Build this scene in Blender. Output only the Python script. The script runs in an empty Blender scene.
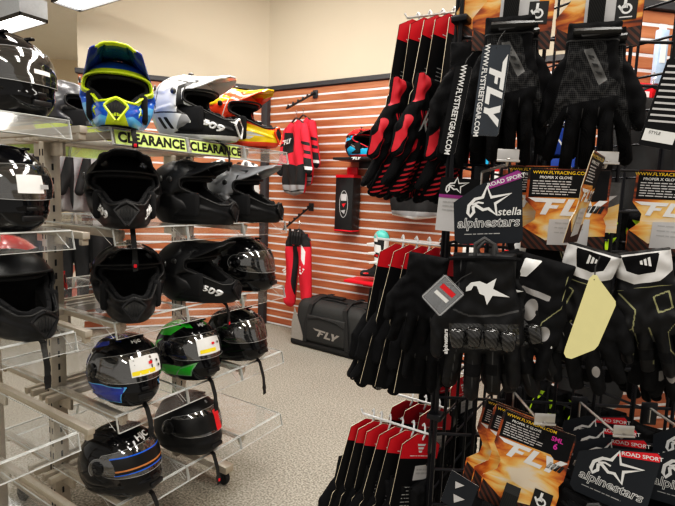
import bpy, bmesh, math, random
import numpy as np
from mathutils import Vector, Matrix
from math import sin, cos, radians, pi, atan2, sqrt
random.seed(7)
COL = bpy.context.scene.collection
# ------------------------------------------------------------------ camera and room axes
YAW, PITCH, ROLL, FPX = radians(32), radians(6.9), radians(2.1), 487.0
CAM = Vector((0, 0, 1.38))
F0 = Vector((-sin(YAW), cos(YAW), 0)); R0 = Vector((cos(YAW), sin(YAW), 0)); UP = Vector((0, 0, 1))
FW = F0 * cos(PITCH) - UP * sin(PITCH); U0 = F0 * sin(PITCH) + UP * cos(PITCH)
CU = U0 * cos(ROLL) - R0 * sin(ROLL); CR = R0 * cos(ROLL) + U0 * sin(ROLL)
def ray(px, py): return FW + CR * ((px - 337.5) / FPX) - CU * ((py - 253) / FPX)
def at_d(px, py, d): return CAM + ray(px, py) * d
def at_v(px, py, v):
    r = ray(px, py); return CAM + r * (v / r.y)
def at_u(px, py, u):
    r = ray(px, py); return CAM + r * (u / r.x)
def at_z(px, py, z):
    r = ray(px, py); return CAM + r * ((z - CAM.z) / r.z)
def cf(X, Z, z=0.0):
    p = R0 * X + F0 * Z; return Vector((p.x, p.y, z))
def az(a): return radians(122 - a)            # compass bearing off the viewing direction -> heading
def proj(P):
    q = P - CAM; d = q.dot(FW); return (337.5 + FPX * q.dot(CR) / d, 253 - FPX * q.dot(CU) / d)
def T(x=0, y=0, z=0): return Matrix.Translation((x, y, z))
def RX(a): return Matrix.Rotation(radians(a), 4, 'X')
def RY(a): return Matrix.Rotation(radians(a), 4, 'Y')
def RZ(a): return Matrix.Rotation(radians(a), 4, 'Z')
FRONT = RX(90)                                # XY drawings stand up, facing -Y
# ------------------------------------------------------------------ materials
MATS = {}
def mat(name, col, rough=.5, metal=0., noise=.06, scale=60., bump=0., coat=0., emit=0., spec=.5, pattern=None, col2=None, psc=300.):
    if name in MATS: return MATS[name]
    m = bpy.data.materials.new(name); m.use_nodes = True; nt = m.node_tree; N = nt.nodes; L = nt.links
    b = N['Principled BSDF']; tc = N.new('ShaderNodeTexCoord')
    nz = N.new('ShaderNodeTexNoise'); nz.inputs['Scale'].default_value = scale; nz.inputs['Detail'].default_value = 3
    L.new(tc.outputs['Object'], nz.inputs['Vector'])
    mx = N.new('ShaderNodeMix'); mx.data_type = 'RGBA'
    c = tuple(col) + (1,)
    mx.inputs[6].default_value = tuple(max(0, x * (1 - noise * 2)) for x in col) + (1,)
    mx.inputs[7].default_value = tuple(min(1, x * (1 + noise * 2)) for x in col) + (1,)
    L.new(nz.outputs['Fac'], mx.inputs[0]); out = mx.outputs[2]; h = nz.outputs['Fac']
    if pattern:
        if pattern == 'mesh':
            w = N.new('ShaderNodeTexVoronoi'); w.inputs['Scale'].default_value = psc; w.inputs['Randomness'].default_value = 0
            L.new(tc.outputs['Object'], w.inputs['Vector']); po = w.outputs['Distance']
        elif pattern == 'weave':
            w = N.new('ShaderNodeTexWave'); w.bands_direction = 'DIAGONAL'; w.inputs['Scale'].default_value = psc
            L.new(tc.outputs['Object'], w.inputs['Vector']); po = w.outputs['Fac']
        elif pattern == 'fiber':
            w = N.new('ShaderNodeTexNoise'); w.inputs['Scale'].default_value = psc; w.inputs['Detail'].default_value = 4
            L.new(tc.outputs['Object'], w.inputs['Vector']); po = w.outputs['Fac']
        r = N.new('ShaderNodeValToRGB'); r.color_ramp.elements[0].position = .38; r.color_ramp.elements[1].position = .62
        L.new(po, r.inputs[0]); m2 = N.new('ShaderNodeMix'); m2.data_type = 'RGBA'
        L.new(r.outputs[0], m2.inputs[0]); L.new(out, m2.inputs[6]); m2.inputs[7].default_value = tuple(col2 or col) + (1,)
        out = m2.outputs[2]; h = po
    L.new(out, b.inputs['Base Color'])
    b.inputs['Roughness'].default_value = rough; b.inputs['Metallic'].default_value = metal
    b.inputs['Specular IOR Level'].default_value = spec
    if coat: b.inputs['Coat Weight'].default_value = coat; b.inputs['Coat Roughness'].default_value = .04
    if emit: b.inputs['Emission Color'].default_value = c; b.inputs['Emission Strength'].default_value = emit
    if bump:
        bp = N.new('ShaderNodeBump'); bp.inputs['Strength'].default_value = bump; bp.inputs['Distance'].default_value = .002
        L.new(h, bp.inputs['Height']); L.new(bp.outputs[0], b.inputs['Normal'])
    MATS[name] = m; return m
def clear_mat(name, tint, refl=.12, fog=(1, 1, 1), fogamt=.06, ior=1.45):
    m = bpy.data.materials.new(name); m.use_nodes = True; nt = m.node_tree; N = nt.nodes; L = nt.links
    N.remove(N['Principled BSDF']); o = N['Material Output']
    t = N.new('ShaderNodeBsdfTransparent'); t.inputs[0].default_value = tuple(tint) + (1,)
    g = N.new('ShaderNodeBsdfGlossy'); g.inputs['Roughness'].default_value = .06; g.inputs[0].default_value = (1, 1, 1, 1)
    lw = N.new('ShaderNodeLayerWeight'); lw.inputs['Blend'].default_value = .5
    fr = N.new('ShaderNodeMath'); fr.operation = 'POWER'; fr.inputs[1].default_value = 5; L.new(lw.outputs['Facing'], fr.inputs[0])
    f2 = N.new('ShaderNodeMath'); f2.operation = 'MULTIPLY_ADD'; f2.inputs[1].default_value = .45; f2.inputs[2].default_value = .03; L.new(fr.outputs[0], f2.inputs[0]); fr = f2
    nz = N.new('ShaderNodeTexNoise'); nz.inputs['Scale'].default_value = 14; nz.inputs['Detail'].default_value = 5
    tc = N.new('ShaderNodeTexCoord'); L.new(tc.outputs['Object'], nz.inputs['Vector'])
    d = N.new('ShaderNodeBsdfDiffuse'); d.inputs[0].default_value = tuple(fog) + (1,)
    mm = N.new('ShaderNodeMath'); mm.operation = 'MULTIPLY'; mm.inputs[1].default_value = fogamt * 2; L.new(nz.outputs['Fac'], mm.inputs[0])
    a = N.new('ShaderNodeMixShader'); L.new(mm.outputs[0], a.inputs[0]); L.new(t.outputs[0], a.inputs[1]); L.new(d.outputs[0], a.inputs[2])
    ad = N.new('ShaderNodeMath'); ad.operation = 'ADD'; ad.inputs[1].default_value = refl * .3; L.new(fr.outputs[0], ad.inputs[0])
    c = N.new('ShaderNodeMixShader'); L.new(ad.outputs[0], c.inputs[0]); L.new(a.outputs[0], c.inputs[1]); L.new(g.outputs[0], c.inputs[2])
    L.new(c.outputs[0], o.inputs[0]); MATS[name] = m; return m
def fire_mat(name, k=0.):
    m = bpy.data.materials.new(name); m.use_nodes = True; nt = m.node_tree; N = nt.nodes; L = nt.links
    b = N['Principled BSDF']; tc = N.new('ShaderNodeTexCoord')
    mp = N.new('ShaderNodeMapping'); mp.inputs['Scale'].default_value = (9, 9, 26); mp.inputs['Location'].default_value = (k, 0, k); mp.inputs['Rotation'].default_value = (0, .5, 0)
    L.new(tc.outputs['Object'], mp.inputs[0])
    nz = N.new('ShaderNodeTexNoise'); nz.inputs['Scale'].default_value = 1.6; nz.inputs['Detail'].default_value = 5; nz.inputs['Distortion'].default_value = 1.2
    L.new(mp.outputs[0], nz.inputs['Vector'])
    gr = N.new('ShaderNodeVectorMath'); gr.operation = 'LENGTH'; m3 = N.new('ShaderNodeMapping')
    m3.inputs['Location'].default_value = (0, 0, .95); m3.inputs['Scale'].default_value = (14, 0, 11)
    L.new(tc.outputs['Object'], m3.inputs[0]); L.new(m3.outputs[0], gr.inputs[0])
    ad = N.new('ShaderNodeMath'); ad.operation = 'MULTIPLY_ADD'; ad.inputs[1].default_value = -.55; ad.inputs[2].default_value = .53
    L.new(gr.outputs['Value'], ad.inputs[0])
    s = N.new('ShaderNodeMath'); s.operation = 'ADD'; L.new(nz.outputs['Fac'], s.inputs[0]); L.new(ad.outputs[0], s.inputs[1])
    r = N.new('ShaderNodeValToRGB'); cr = r.color_ramp
    pts = [(.2, (.012, .006, .004)), (.36, (.10, .018, .006)), (.5, (.45, .10, .015)), (.62, (.78, .30, .05)), (.76, (.85, .55, .20)), (.95, (.80, .68, .52))]
    cr.elements[0].position = pts[0][0]; cr.elements[0].color = pts[0][1] + (1,)
    cr.elements[1].position = pts[-1][0]; cr.elements[1].color = pts[-1][1] + (1,)
    for p, c in pts[1:-1]:
        e = cr.elements.new(p); e.color = c + (1,)
    L.new(s.outputs[0], r.inputs[0]); L.new(r.outputs[0], b.inputs['Base Color']); b.inputs['Roughness'].default_value = .35
    MATS[name] = m; return m
# ------------------------------------------------------------------ mesh builder
_txt = {}
def text_geo(s, bold=0., shear=0., spacing=1.):
    k = (s, bold, shear, spacing)
    if k in _txt: return _txt[k]
    cu = bpy.data.curves.new('txt', 'FONT'); cu.body = s; cu.size = 1; cu.align_x = 'CENTER'; cu.align_y = 'CENTER'
    cu.offset = bold; cu.shear = shear; cu.space_character = spacing; cu.resolution_u = 3; cu.fill_mode = 'FRONT'
    ob = bpy.data.objects.new('txt', cu); me = bpy.data.meshes.new_from_object(ob)
    V = [tuple(v.co) for v in me.vertices]; Fs = [tuple(p.vertices) for p in me.polygons]
    bpy.data.objects.remove(ob); bpy.data.curves.remove(cu); bpy.data.meshes.remove(me)
    _txt[k] = (V, Fs); return _txt[k]
_bev = {}
def bev_box(sx, sy, sz, b, seg=2):
    k = (round(sx, 5), round(sy, 5), round(sz, 5), round(b, 5), seg)
    if k in _bev: return _bev[k]
    bm = bmesh.new(); bmesh.ops.create_cube(bm, size=1); bmesh.ops.scale(bm, vec=(sx, sy, sz), verts=bm.verts)
    if b > 0: bmesh.ops.bevel(bm, geom=bm.edges[:], offset=b, segments=seg, profile=.5, affect='EDGES')
    bm.verts.index_update(); r = ([tuple(v.co) for v in bm.verts], [tuple(v.index for v in f.verts) for f in bm.faces]); bm.free()
    _bev[k] = r; return r
class MB:
    def __init__(s): s.v = []; s.f = []; s.m = []; s.mats = []
    def mi(s, m):
        if m not in s.mats: s.mats.append(m)
        return s.mats.index(m)
    def add(s, V, Fs, m, M=None):
        o = len(s.v); i = s.mi(m)
        s.v.extend([tuple(M @ Vector(v)) for v in V] if M is not None else [tuple(v) for v in V])
        s.f.extend(tuple(a + o for a in f) for f in Fs); s.m.extend([i] * len(Fs)); return s
    def box(s, c, size, m, b=0., M=None, seg=2):
        V, Fs = bev_box(*size, b, seg); MM = T(*c); MM = (M @ MM) if M is not None else MM
        return s.add(V, Fs, m, MM)
    def tube(s, pts, r, m, n=8, M=None, flat=None):
        P = [Vector(p) for p in pts]; k = len(P); rs = r if isinstance(r, (list, tuple)) else [r] * k
        V = []; Fs = []; prev = None
        for i in range(k):
            t = (P[min(i + 1, k - 1)] - P[max(i - 1, 0)]).normalized()
            if prev is None:
                a = Vector((0, 0, 1)) if abs(t.z) < .9 else Vector((1, 0, 0))
                x = t.cross(a).normalized()
            else:
                x = (prev - t * prev.dot(t)).normalized()
            prev = x; y = t.cross(x); fy = 1. if flat is None else flat
            for j in range(n):
                A = 2 * pi * j / n; V.append(P[i] + x * (cos(A) * rs[i]) + y * (sin(A) * rs[i] * fy))
        for i in range(k - 1):
            for j in range(n):
                a = i * n + j; b2 = i * n + (j + 1) % n; Fs.append((a, b2, b2 + n, a + n))
        Fs.append(tuple(range(n - 1, -1, -1))); Fs.append(tuple((k - 1) * n + j for j in range(n)))
        return s.add(V, Fs, m, M)
    def ribbon(s, pts, w, th, wdir, m, M=None):
        P = [Vector(p) for p in pts]; wd = Vector(wdir).normalized(); V = []; Fs = []; k = len(P)
        for i in range(k):
            t = (P[min(i + 1, k - 1)] - P[max(i - 1, 0)]).normalized(); n = t.cross(wd).normalized()
            for a, b in ((-1, -1), (1, -1), (1, 1), (-1, 1)): V.append(P[i] + wd * (a * w / 2) + n * (b * th / 2))
        for i in range(k - 1):
            for j in range(4):
                a = i * 4 + j; b = i * 4 + (j + 1) % 4; Fs.append((a, b, b + 4, a + 4))
        Fs.append((3, 2, 1, 0)); Fs.append(tuple((k - 1) * 4 + j for j in range(4)))
        return s.add(V, Fs, m, M)
    def lathe(s, prof, m, M=None, n=20):
        V = []; Fs = []; k = len(prof)
        for r, z in prof:
            for j in range(n): V.append((r * cos(2 * pi * j / n), r * sin(2 * pi * j / n), z))
        for i in range(k - 1):
            for j in range(n): a = i * n + j; b = i * n + (j + 1) % n; Fs.append((a, b, b + n, a + n))
        Fs.append(tuple(range(n - 1, -1, -1))); Fs.append(tuple((k - 1) * n + j for j in range(n)))
        return s.add(V, Fs, m, M)
    def prism(s, poly, th, m, M=None, edge=None):          # polygon in XY, back at z=-th, face at z=0
        a = sum(poly[i][0] * poly[(i + 1) % len(poly)][1] - poly[(i + 1) % len(poly)][0] * poly[i][1] for i in range(len(poly)))
        if a < 0: poly = poly[::-1]
        n = len(poly); V = [(x, y, 0) for x, y in poly] + [(x, y, -th) for x, y in poly]
        s.add(V, [tuple(range(n))], m, M); s.add(V, [tuple(range(2 * n - 1, n - 1, -1))], m, M)
        return s.add(V, [(i, i + n, (i + 1) % n + n, (i + 1) % n) for i in range(n)], edge or m, M)
    def flat(s, poly, m, M=None):
        a = sum(poly[i][0] * poly[(i + 1) % len(poly)][1] - poly[(i + 1) % len(poly)][0] * poly[i][1] for i in range(len(poly)))
        if a < 0: poly = poly[::-1]
        return s.add([(x, y, 0) for x, y in poly], [tuple(range(len(poly)))], m, M)
    def line(s, pts, w, m, M=None, closed=False):          # flat stroke in XY
        P = [Vector((p[0], p[1])) for p in pts]; k = len(P); V = []; Fs = []
        for i in range(k):
            a = P[(i - 1) % k] if (closed or i > 0) else P[i]; b = P[(i + 1) % k] if (closed or i < k - 1) else P[i]
            t = b - a; t = t.normalized() if t.length > 0 else Vector((1, 0)); n = Vector((-t.y, t.x)) * (w / 2)
            V += [(P[i].x + n.x, P[i].y + n.y, 0), (P[i].x - n.x, P[i].y - n.y, 0)]
        for i in range(k if closed else k - 1):
            j = (i + 1) % k; Fs.append((2 * i, 2 * i + 1, 2 * j + 1, 2 * j))
        return s.add(V, Fs, m, M)
    def text(s, t, size, m, M=None, bold=.01, shear=0., spacing=1., sx=1.):
        V, Fs = text_geo(t, bold, shear, spacing)
        return s.add([(v[0] * size * sx, v[1] * size, 0) for v in V], Fs, m, M)
    def build(s, name, parent=None, smooth=True, angle=38, M=None):
        me = bpy.data.meshes.new(name); me.from_pydata(s.v, [], s.f)
        for m in s.mats: me.materials.append(m)
        me.polygons.foreach_set('material_index', s.m); me.validate(clean_customdata=False); me.update()
        if smooth:
            me.shade_smooth()
            try: me.set_sharp_from_angle(angle=radians(angle))
            except Exception: pass
        o = bpy.data.objects.new(name, me); COL.objects.link(o)
        if parent is not None: o.parent = parent
        if M is not None: o.matrix_local = M
        return o
def tag(o, label=None, cat=None, group=None, kind=None):
    if label: o['label'] = label
    if cat: o['category'] = cat
    if group: o['group'] = group
    if kind: o['kind'] = kind
    return o
def thing(name, label, cat, loc=(0, 0, 0), rz=0., group=None, rx=0., ry=0.):
    o = bpy.data.objects.new(name, None); o.empty_display_size = .05; COL.objects.link(o)
    o.location = loc; o.rotation_euler = (rx, ry, rz); return tag(o, label, cat, group)
def dup(root, loc, rz, label, group=None, rx=None, ry=None):
    def cp(o, par):
        c = o.copy(); COL.objects.link(c)
        if par is not None: c.parent = par
        for ch in o.children: cp(ch, c)
        return c
    r = cp(root, None); r.location = loc; r.rotation_euler = (root.rotation_euler[0] if rx is None else rx, root.rotation_euler[1] if ry is None else ry, rz)
    r['label'] = label
    if group: r['group'] = group
    return r
# ------------------------------------------------------------------ cutting tools
def sdf_poly(poly, x, y):                      # >0 inside
    P = np.array(poly, float); n = len(P); d = np.full(x.shape, 1e9); ins = np.zeros(x.shape, bool)
    for i in range(n):
        a = P[i]; b = P[(i + 1) % n]; e = b - a; wx = x - a[0]; wy = y - a[1]
        t = np.clip((wx * e[0] + wy * e[1]) / max(e @ e, 1e-12), 0, 1)
        d = np.minimum(d, np.hypot(wx - e[0] * t, wy - e[1] * t))
        if a[1] != b[1]:
            c = ((a[1] > y) != (b[1] > y)) & (x < (b[0] - a[0]) * (y - a[1]) / (b[1] - a[1]) + a[0]); ins ^= c
    return np.where(ins, d, -d)
def sdf_line(pts, w, x, y):                    # >0 on the stroke
    d = np.full(x.shape, 1e9)
    for a, b in zip(pts[:-1], pts[1:]):
        a = np.array(a, float); b = np.array(b, float); e = b - a; wx = x - a[0]; wy = y - a[1]
        t = np.clip((wx * e[0] + wy * e[1]) / max(e @ e, 1e-12), 0, 1); d = np.minimum(d, np.hypot(wx - e[0] * t, wy - e[1] * t))
    return w / 2 - d
def cap(x, y, a, b, ra, rb):
    ex, ey = b[0] - a[0], b[1] - a[1]; t = np.clip(((x - a[0]) * ex + (y - a[1]) * ey) / (ex * ex + ey * ey), 0, 1)
    return (ra + (rb - ra) * t) - np.hypot(x - a[0] - ex * t, y - a[1] - ey * t)
def smax(a, b, k):
    h = np.clip(.5 + .5 * (a - b) / k, 0, 1); return b * (1 - h) + a * h + k * h * (1 - h)
def smin(a, b, k): return -smax(-a, -b, k)
def cut(V, Tn, ids, f, new_id, norm):
    """split triangles where f(V)=0; those with f>0 get new_id (None: removed)"""
    val = f(V); val = np.where(np.abs(val) < 1e-7, 1e-7, val); s = val > 0
    c = s[Tn].sum(1); allp = c == 3; alln = c == 0; mix = ~(allp | alln)
    oT = [Tn[alln]]; oI = [ids[alln]]
    if new_id is not None and allp.any(): oT.append(Tn[allp]); oI.append(np.full(allp.sum(), new_id))
    ed = {}; nv = []; base = len(V); P = []; I = []
    def cross(a, b):
        k = (a, b) if a < b else (b, a)
        if k not in ed:
            t = val[k[0]] / (val[k[0]] - val[k[1]]); p = V[k[0]] * (1 - t) + V[k[1]] * t
            if norm: p = p / np.linalg.norm(p)
            ed[k] = base + len(nv); nv.append(p)
        return ed[k]
    for tri, old in zip(Tn[mix], ids[mix]):
        tri = list(tri)
        while not (s[tri[0]] != s[tri[1]] and s[tri[0]] != s[tri[2]]): tri = tri[1:] + tri[:1]
        a, b, c2 = tri; ab = cross(a, b); ac = cross(a, c2)
        one = [(a, ab, ac)]; two = [(ab, b, c2), (ab, c2, ac)]
        pos, neg = (one, two) if s[a] else (two, one)
        for q in neg: P.append(q); I.append(old)
        if new_id is not None:
            for q in pos: P.append(q); I.append(new_id)
    if nv: V = np.vstack([V, np.array(nv)])
    if P: oT.append(np.array(P)); oI.append(np.array(I))
    return V, np.vstack(oT).astype(int), np.concatenate(oI).astype(int), sorted(set(range(base, base + len(nv))))
def compact(V, Tn):
    u, inv = np.unique(Tn.ravel(), return_inverse=True); return u, inv.reshape(Tn.shape)
def pillow(shape, bounds, mats, paints=(), T0=.012, W0=.012, step=.003, relief=None, flatback=False, yoff=0., bend=None):
    """cloth-like body standing in XZ facing -Y: shape(x,z)>0 inside; paints=[(mat index, f(x,z))]"""
    x0, x1, z0, z1 = bounds; nx = max(2, int((x1 - x0) / step)); nz = max(2, int((z1 - z0) / step))
    gx, gz = np.meshgrid(np.linspace(x0, x1, nx), np.linspace(z0, z1, nz)); V = np.stack([gx.ravel(), gz.ravel()], 1)
    i = np.arange((nz - 1) * nx).reshape(nz - 1, nx)[:, :-1].ravel()
    Tn = np.vstack([np.stack([i, i + 1, i + nx + 1], 1), np.stack([i, i + nx + 1, i + nx], 1)]); ids = np.zeros(len(Tn), int)
    V, Tn, ids, _ = cut(V, Tn, ids, lambda q: -shape(q[:, 0], q[:, 1]), None, False)
    bV, bT = V, Tn
    for mi_, fn in paints: V, Tn, ids, _ = cut(V, Tn, ids, lambda q: fn(q[:, 0], q[:, 1]), mi_, False)
    def hh(q):
        d = np.clip(shape(q[:, 0], q[:, 1]) / W0, 0, 1); return T0 * np.sqrt(np.clip(1 - (1 - d) ** 2, 0, 1))
    b = MB(); u, Ti = compact(V, Tn); Q = V[u]; h = hh(Q); r = relief(Q[:, 0], Q[:, 1]) * np.clip(h / T0 * 1.5, 0, 1) if relief else 0 * h
    bd = (lambda q: bend(q[:, 0], q[:, 1])) if bend else (lambda q: 0 * q[:, 0])
    pts = np.stack([Q[:, 0], yoff - h - r + bd(Q), Q[:, 1]], 1)
    for k, m in enumerate(mats):
        b.mi(m)
    b.v = [tuple(p) for p in pts]; b.f = [tuple(t) for t in Ti.tolist()]; b.m = [int(k) for k in ids]
    u, Ti = compact(bV, bT); Q = bV[u]; h = hh(Q) * (.15 if flatback else 1)
    b.add([(p[0], yoff + hq + bq, p[1]) for p, hq, bq in zip(Q, h, bd(Q))], [tuple(t[::-1]) for t in Ti.tolist()], mats[0])
    return b
# ------------------------------------------------------------------ helmets (local: +X face, +Y its left, Z up, 0 = bottom rim)
def _ico(n):
    bm = bmesh.new(); bmesh.ops.create_icosphere(bm, subdivisions=n, radius=1)
    bm.verts.index_update(); V = np.array([v.co[:] for v in bm.verts]); Tn = np.array([[v.index for v in f.verts] for f in bm.faces]); bm.free()
    return V, Tn
ICO = {5: _ico(5), 6: _ico(6)}
def interp_per(keys, a):
    k = sorted(keys); xs = np.array([p[0] for p in k]); ys = np.array([p[1] for p in k])
    X = np.concatenate([xs - 360, xs, xs + 360]); Y = np.concatenate([ys, ys, ys])
    t = np.interp(a, X, np.arange(len(X))); i = np.clip(np.floor(t).astype(int), 1, len(X) - 3); f = t - i
    p0, p1, p2, p3 = Y[i - 1], Y[i], Y[i + 1], Y[i + 2]
    return .5 * (2 * p1 + (-p0 + p2) * f + (2 * p0 - 5 * p1 + 4 * p2 - p3) * f * f + (-p0 + 3 * p1 - 3 * p2 + p3) * f ** 3)
class Shell:
    def __init__(s, prof, wid, n, C, relief=None): s.prof, s.wid, s.n, s.C, s.relief = prof, wid, n, np.array(C, float), relief
    def P(s, D, off=0., k=1.):
        D = D / np.linalg.norm(D, axis=1)[:, None]; sx = np.hypot(D[:, 0], D[:, 2]) + 1e-9
        a = np.degrees(np.arctan2(D[:, 2], D[:, 0])); pr = interp_per(s.prof, a); w = interp_per(s.wid, a)
        r = ((sx / pr) ** s.n + (np.abs(D[:, 1]) / w) ** s.n) ** (-1 / s.n); Q = s.C + D * (r * k)[:, None]
        if s.relief is not None: r = r + s.relief(Q[:, 0], Q[:, 1], Q[:, 2])
        return s.C + D * ((r * k) + off)[:, None]
MXP = [(0, .172), (16, .138), (35, .124), (60, .123), (90, .126), (120, .134), (150, .143), (180, .145), (205, .142), (225, .145), (250, .135), (270, .125), (295, .142), (316, .182), (330, .212), (343, .208), (352, .19)]
MXW = [(0, .092), (35, .112), (90, .122), (150, .125), (180, .122), (225, .115), (270, .112), (310, .098), (335, .082), (345, .082)]
def mx_relief(x, y, z):
    g = .006 * np.clip(sdf_poly([(-.15, .105), (-.02, .13), (.035, .10), (.25, .035), (.25, -.05), (-.15, -.05)], x, z) / .006 + .5, 0, 1)
    g += .005 * np.clip(sdf_poly([(-.16, .19), (-.05, .17), (.0, .21), (-.02, .30), (-.16, .3)], x, z) / .006 + .5, 0, 1)
    g -= .004 * np.clip(sdf_poly([(-.02, .035), (.12, .03), (.19, .045), (.13, .065), (.02, .07)], x, z) / .005 + .5, 0, 1) * (np.abs(y) > .02)
    return g
MX = Shell(MXP, MXW, 2.25, (0, 0, .125), mx_relief)
STP = [(0, .143), (20, .14), (45, .132), (70, .126), (90, .124), (120, .13), (150, .14), (180, .146), (205, .15), (225, .148), (250, .132), (270, .124), (300, .142), (322, .166), (335, .167), (350, .152)]
STW = [(0, .116), (45, .118), (90, .122), (180, .122), (225, .116), (270, .108), (320, .098), (340, .102)]
def st_relief(x, y, z):
    g = .004 * np.clip(sdf_poly([(-.16, .05), (.03, .062), (.25, .085), (.25, -.05), (-.16, -.05)], x, z) / .004 + .5, 0, 1)
    g += .004 * np.clip(sdf_poly([(-.16, .2), (-.03, .215), (.05, .235), (.02, .3), (-.16, .3)], x, z) / .006 + .5, 0, 1) * (np.abs(y) < .06)
    return g
ST = Shell(STP, STW, 2.15, (0, 0, .125), st_relief)
def mx_port(e=0.):
    def f(Q):
        x, y, z = Q[:, 0], Q[:, 1], Q[:, 2]; ay = np.abs(y)
        lo = .148 - .44 * np.clip(x - .02, -1, 1) + .012 * np.clip((.05 - ay) / .05, 0, 1); hi = .187 + .10 * (x - .03)
        lo = np.maximum(lo, .087 + .012 * np.clip((.03 - ay) / .03, 0, 1))
        return smin(smin(z - lo, hi - z, .014), (x - .022), .016) + e
    return f
def st_port(e=0.):
    def f(Q):
        x, z = Q[:, 0], Q[:, 2]
        return smin(smin(z - (.118 - .05 * x), (.178 + .04 * x) - z, .012), x - .035, .014) + e
    return f
def st_shield(Q):
    x, z = Q[:, 0], Q[:, 2]
    return smin(smin(z - (.113 - .09 * x), (.182 + .10 * x) - z, .008), smax(x - .03, .03 - np.hypot(x - .02, z - .147), .006), .006)
def shell_mesh(sh, mats, port, paints, zb, lvl=6, off=0., k=1., only=None):
    D, Tn = ICO[lvl]; ids = np.zeros(len(Tn), int); V = D.copy(); rim = []
    if only is not None: V, Tn, ids, rim = cut(V, Tn, ids, lambda d: -only(sh.P(d)), None, True)
    if port is not None: V, Tn, ids, rim = cut(V, Tn, ids, lambda d: port(sh.P(d)), None, True)
    if zb is not None:
        zf = (lambda d: (zb + .1 * np.clip(sh.P(d)[:, 0] - .02, 0, 9) * 0) - sh.P(d)[:, 2])
        V, Tn, ids, _ = cut(V, Tn, ids, zf, None, True)
    for mi_, fn in paints: V, Tn, ids, _ = cut(V, Tn, ids, lambda d: fn(*sh.P(d).T), mi_, True)
    rp = sh.P(V[rim], off, k) if len(rim) else None
    u, Ti = compact(V, Tn); b = MB()
    for m in mats: b.mi(m)
    b.v = [tuple(p) for p in sh.P(V[u], off, k)]; b.f = [tuple(t) for t in Ti.tolist()]; b.m = [int(i) for i in ids]
    return b, rp
def rim_loop(rp, zc=.145, xo=.0):
    a = np.arctan2(rp[:, 2] - zc, rp[:, 1]); o = np.argsort(a); P = [tuple(p) for p in rp[o]]; P = P[::2] if len(P) > 120 else P
    return P + [P[0], P[1]]
def decal(b, sh, m, V, Fs, phi, th, size, rot=0., off=.0022, sx=1.):
    d0 = np.array([cos(radians(phi)) * cos(radians(th)), sin(radians(phi)) * cos(radians(th)), sin(radians(th))])
    e1 = np.cross([0, 0, 1], d0); e1 /= np.linalg.norm(e1); e2 = np.cross(d0, e1); c, s = cos(radians(rot)), sin(radians(rot))
    p0 = sh.P(d0[None])[0]; A = np.array(V, float); a = A[:, 0] * size * sx; bb = A[:, 1] * size
    Q = p0 + (a * c - bb * s)[:, None] * e1 + (a * s + bb * c)[:, None] * e2
    b.add([tuple(p) for p in sh.P(Q - sh.C, off)], Fs, m)
def rect_geo(w, h, n=4):
    V = [((i / n - .5) * w, (j / n - .5) * h) for j in range(n + 1) for i in range(n + 1)]
    return V, [(j * (n + 1) + i, j * (n + 1) + i + 1, (j + 1) * (n + 1) + i + 1, (j + 1) * (n + 1) + i) for j in range(n) for i in range(n)]
def side(poly): return lambda x, y, z: sdf_poly(poly, x, z)
def side_one(poly, sgn): return lambda x, y, z: np.minimum(sdf_poly(poly, x, z), y * sgn)
def front(poly): return lambda x, y, z: np.minimum(sdf_poly(poly, y, z), x - .03)
def frontsym(poly): return lambda x, y, z: np.minimum(sdf_poly(poly, np.abs(y), z), x - .03)
def band(f, a, b): return lambda x, y, z: np.minimum(f(x, y, z) - a, b - f(x, y, z))
def add_solid(o, t, off=-1):
    md = o.modifiers.new('thick', 'SOLIDIFY'); md.thickness = t; md.offset = off; return o
def strap(root, kind=0, L=.10, x=.1, y=0., red=True):
    b = MB(); m = MATS['webbing']
    p = [(x - .05, y, .03), (x - .01, y, .012), (x + .02, y, -.01), (x + .03, y + .004, -L * .5), (x + .026, y + .006, -L)]
    b.ribbon(p, .016, .003, (0, 1, .15), m)
    b.box((x + .028, y + .005, -L * .8), (.006, .020, .022), MATS['black plastic'], .002)
    if red: b.box((x + .032, y + .005, -L * .86), (.004, .010, .012), MATS['red plastic'], .002)
    return b.build('chin_strap', root)
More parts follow.
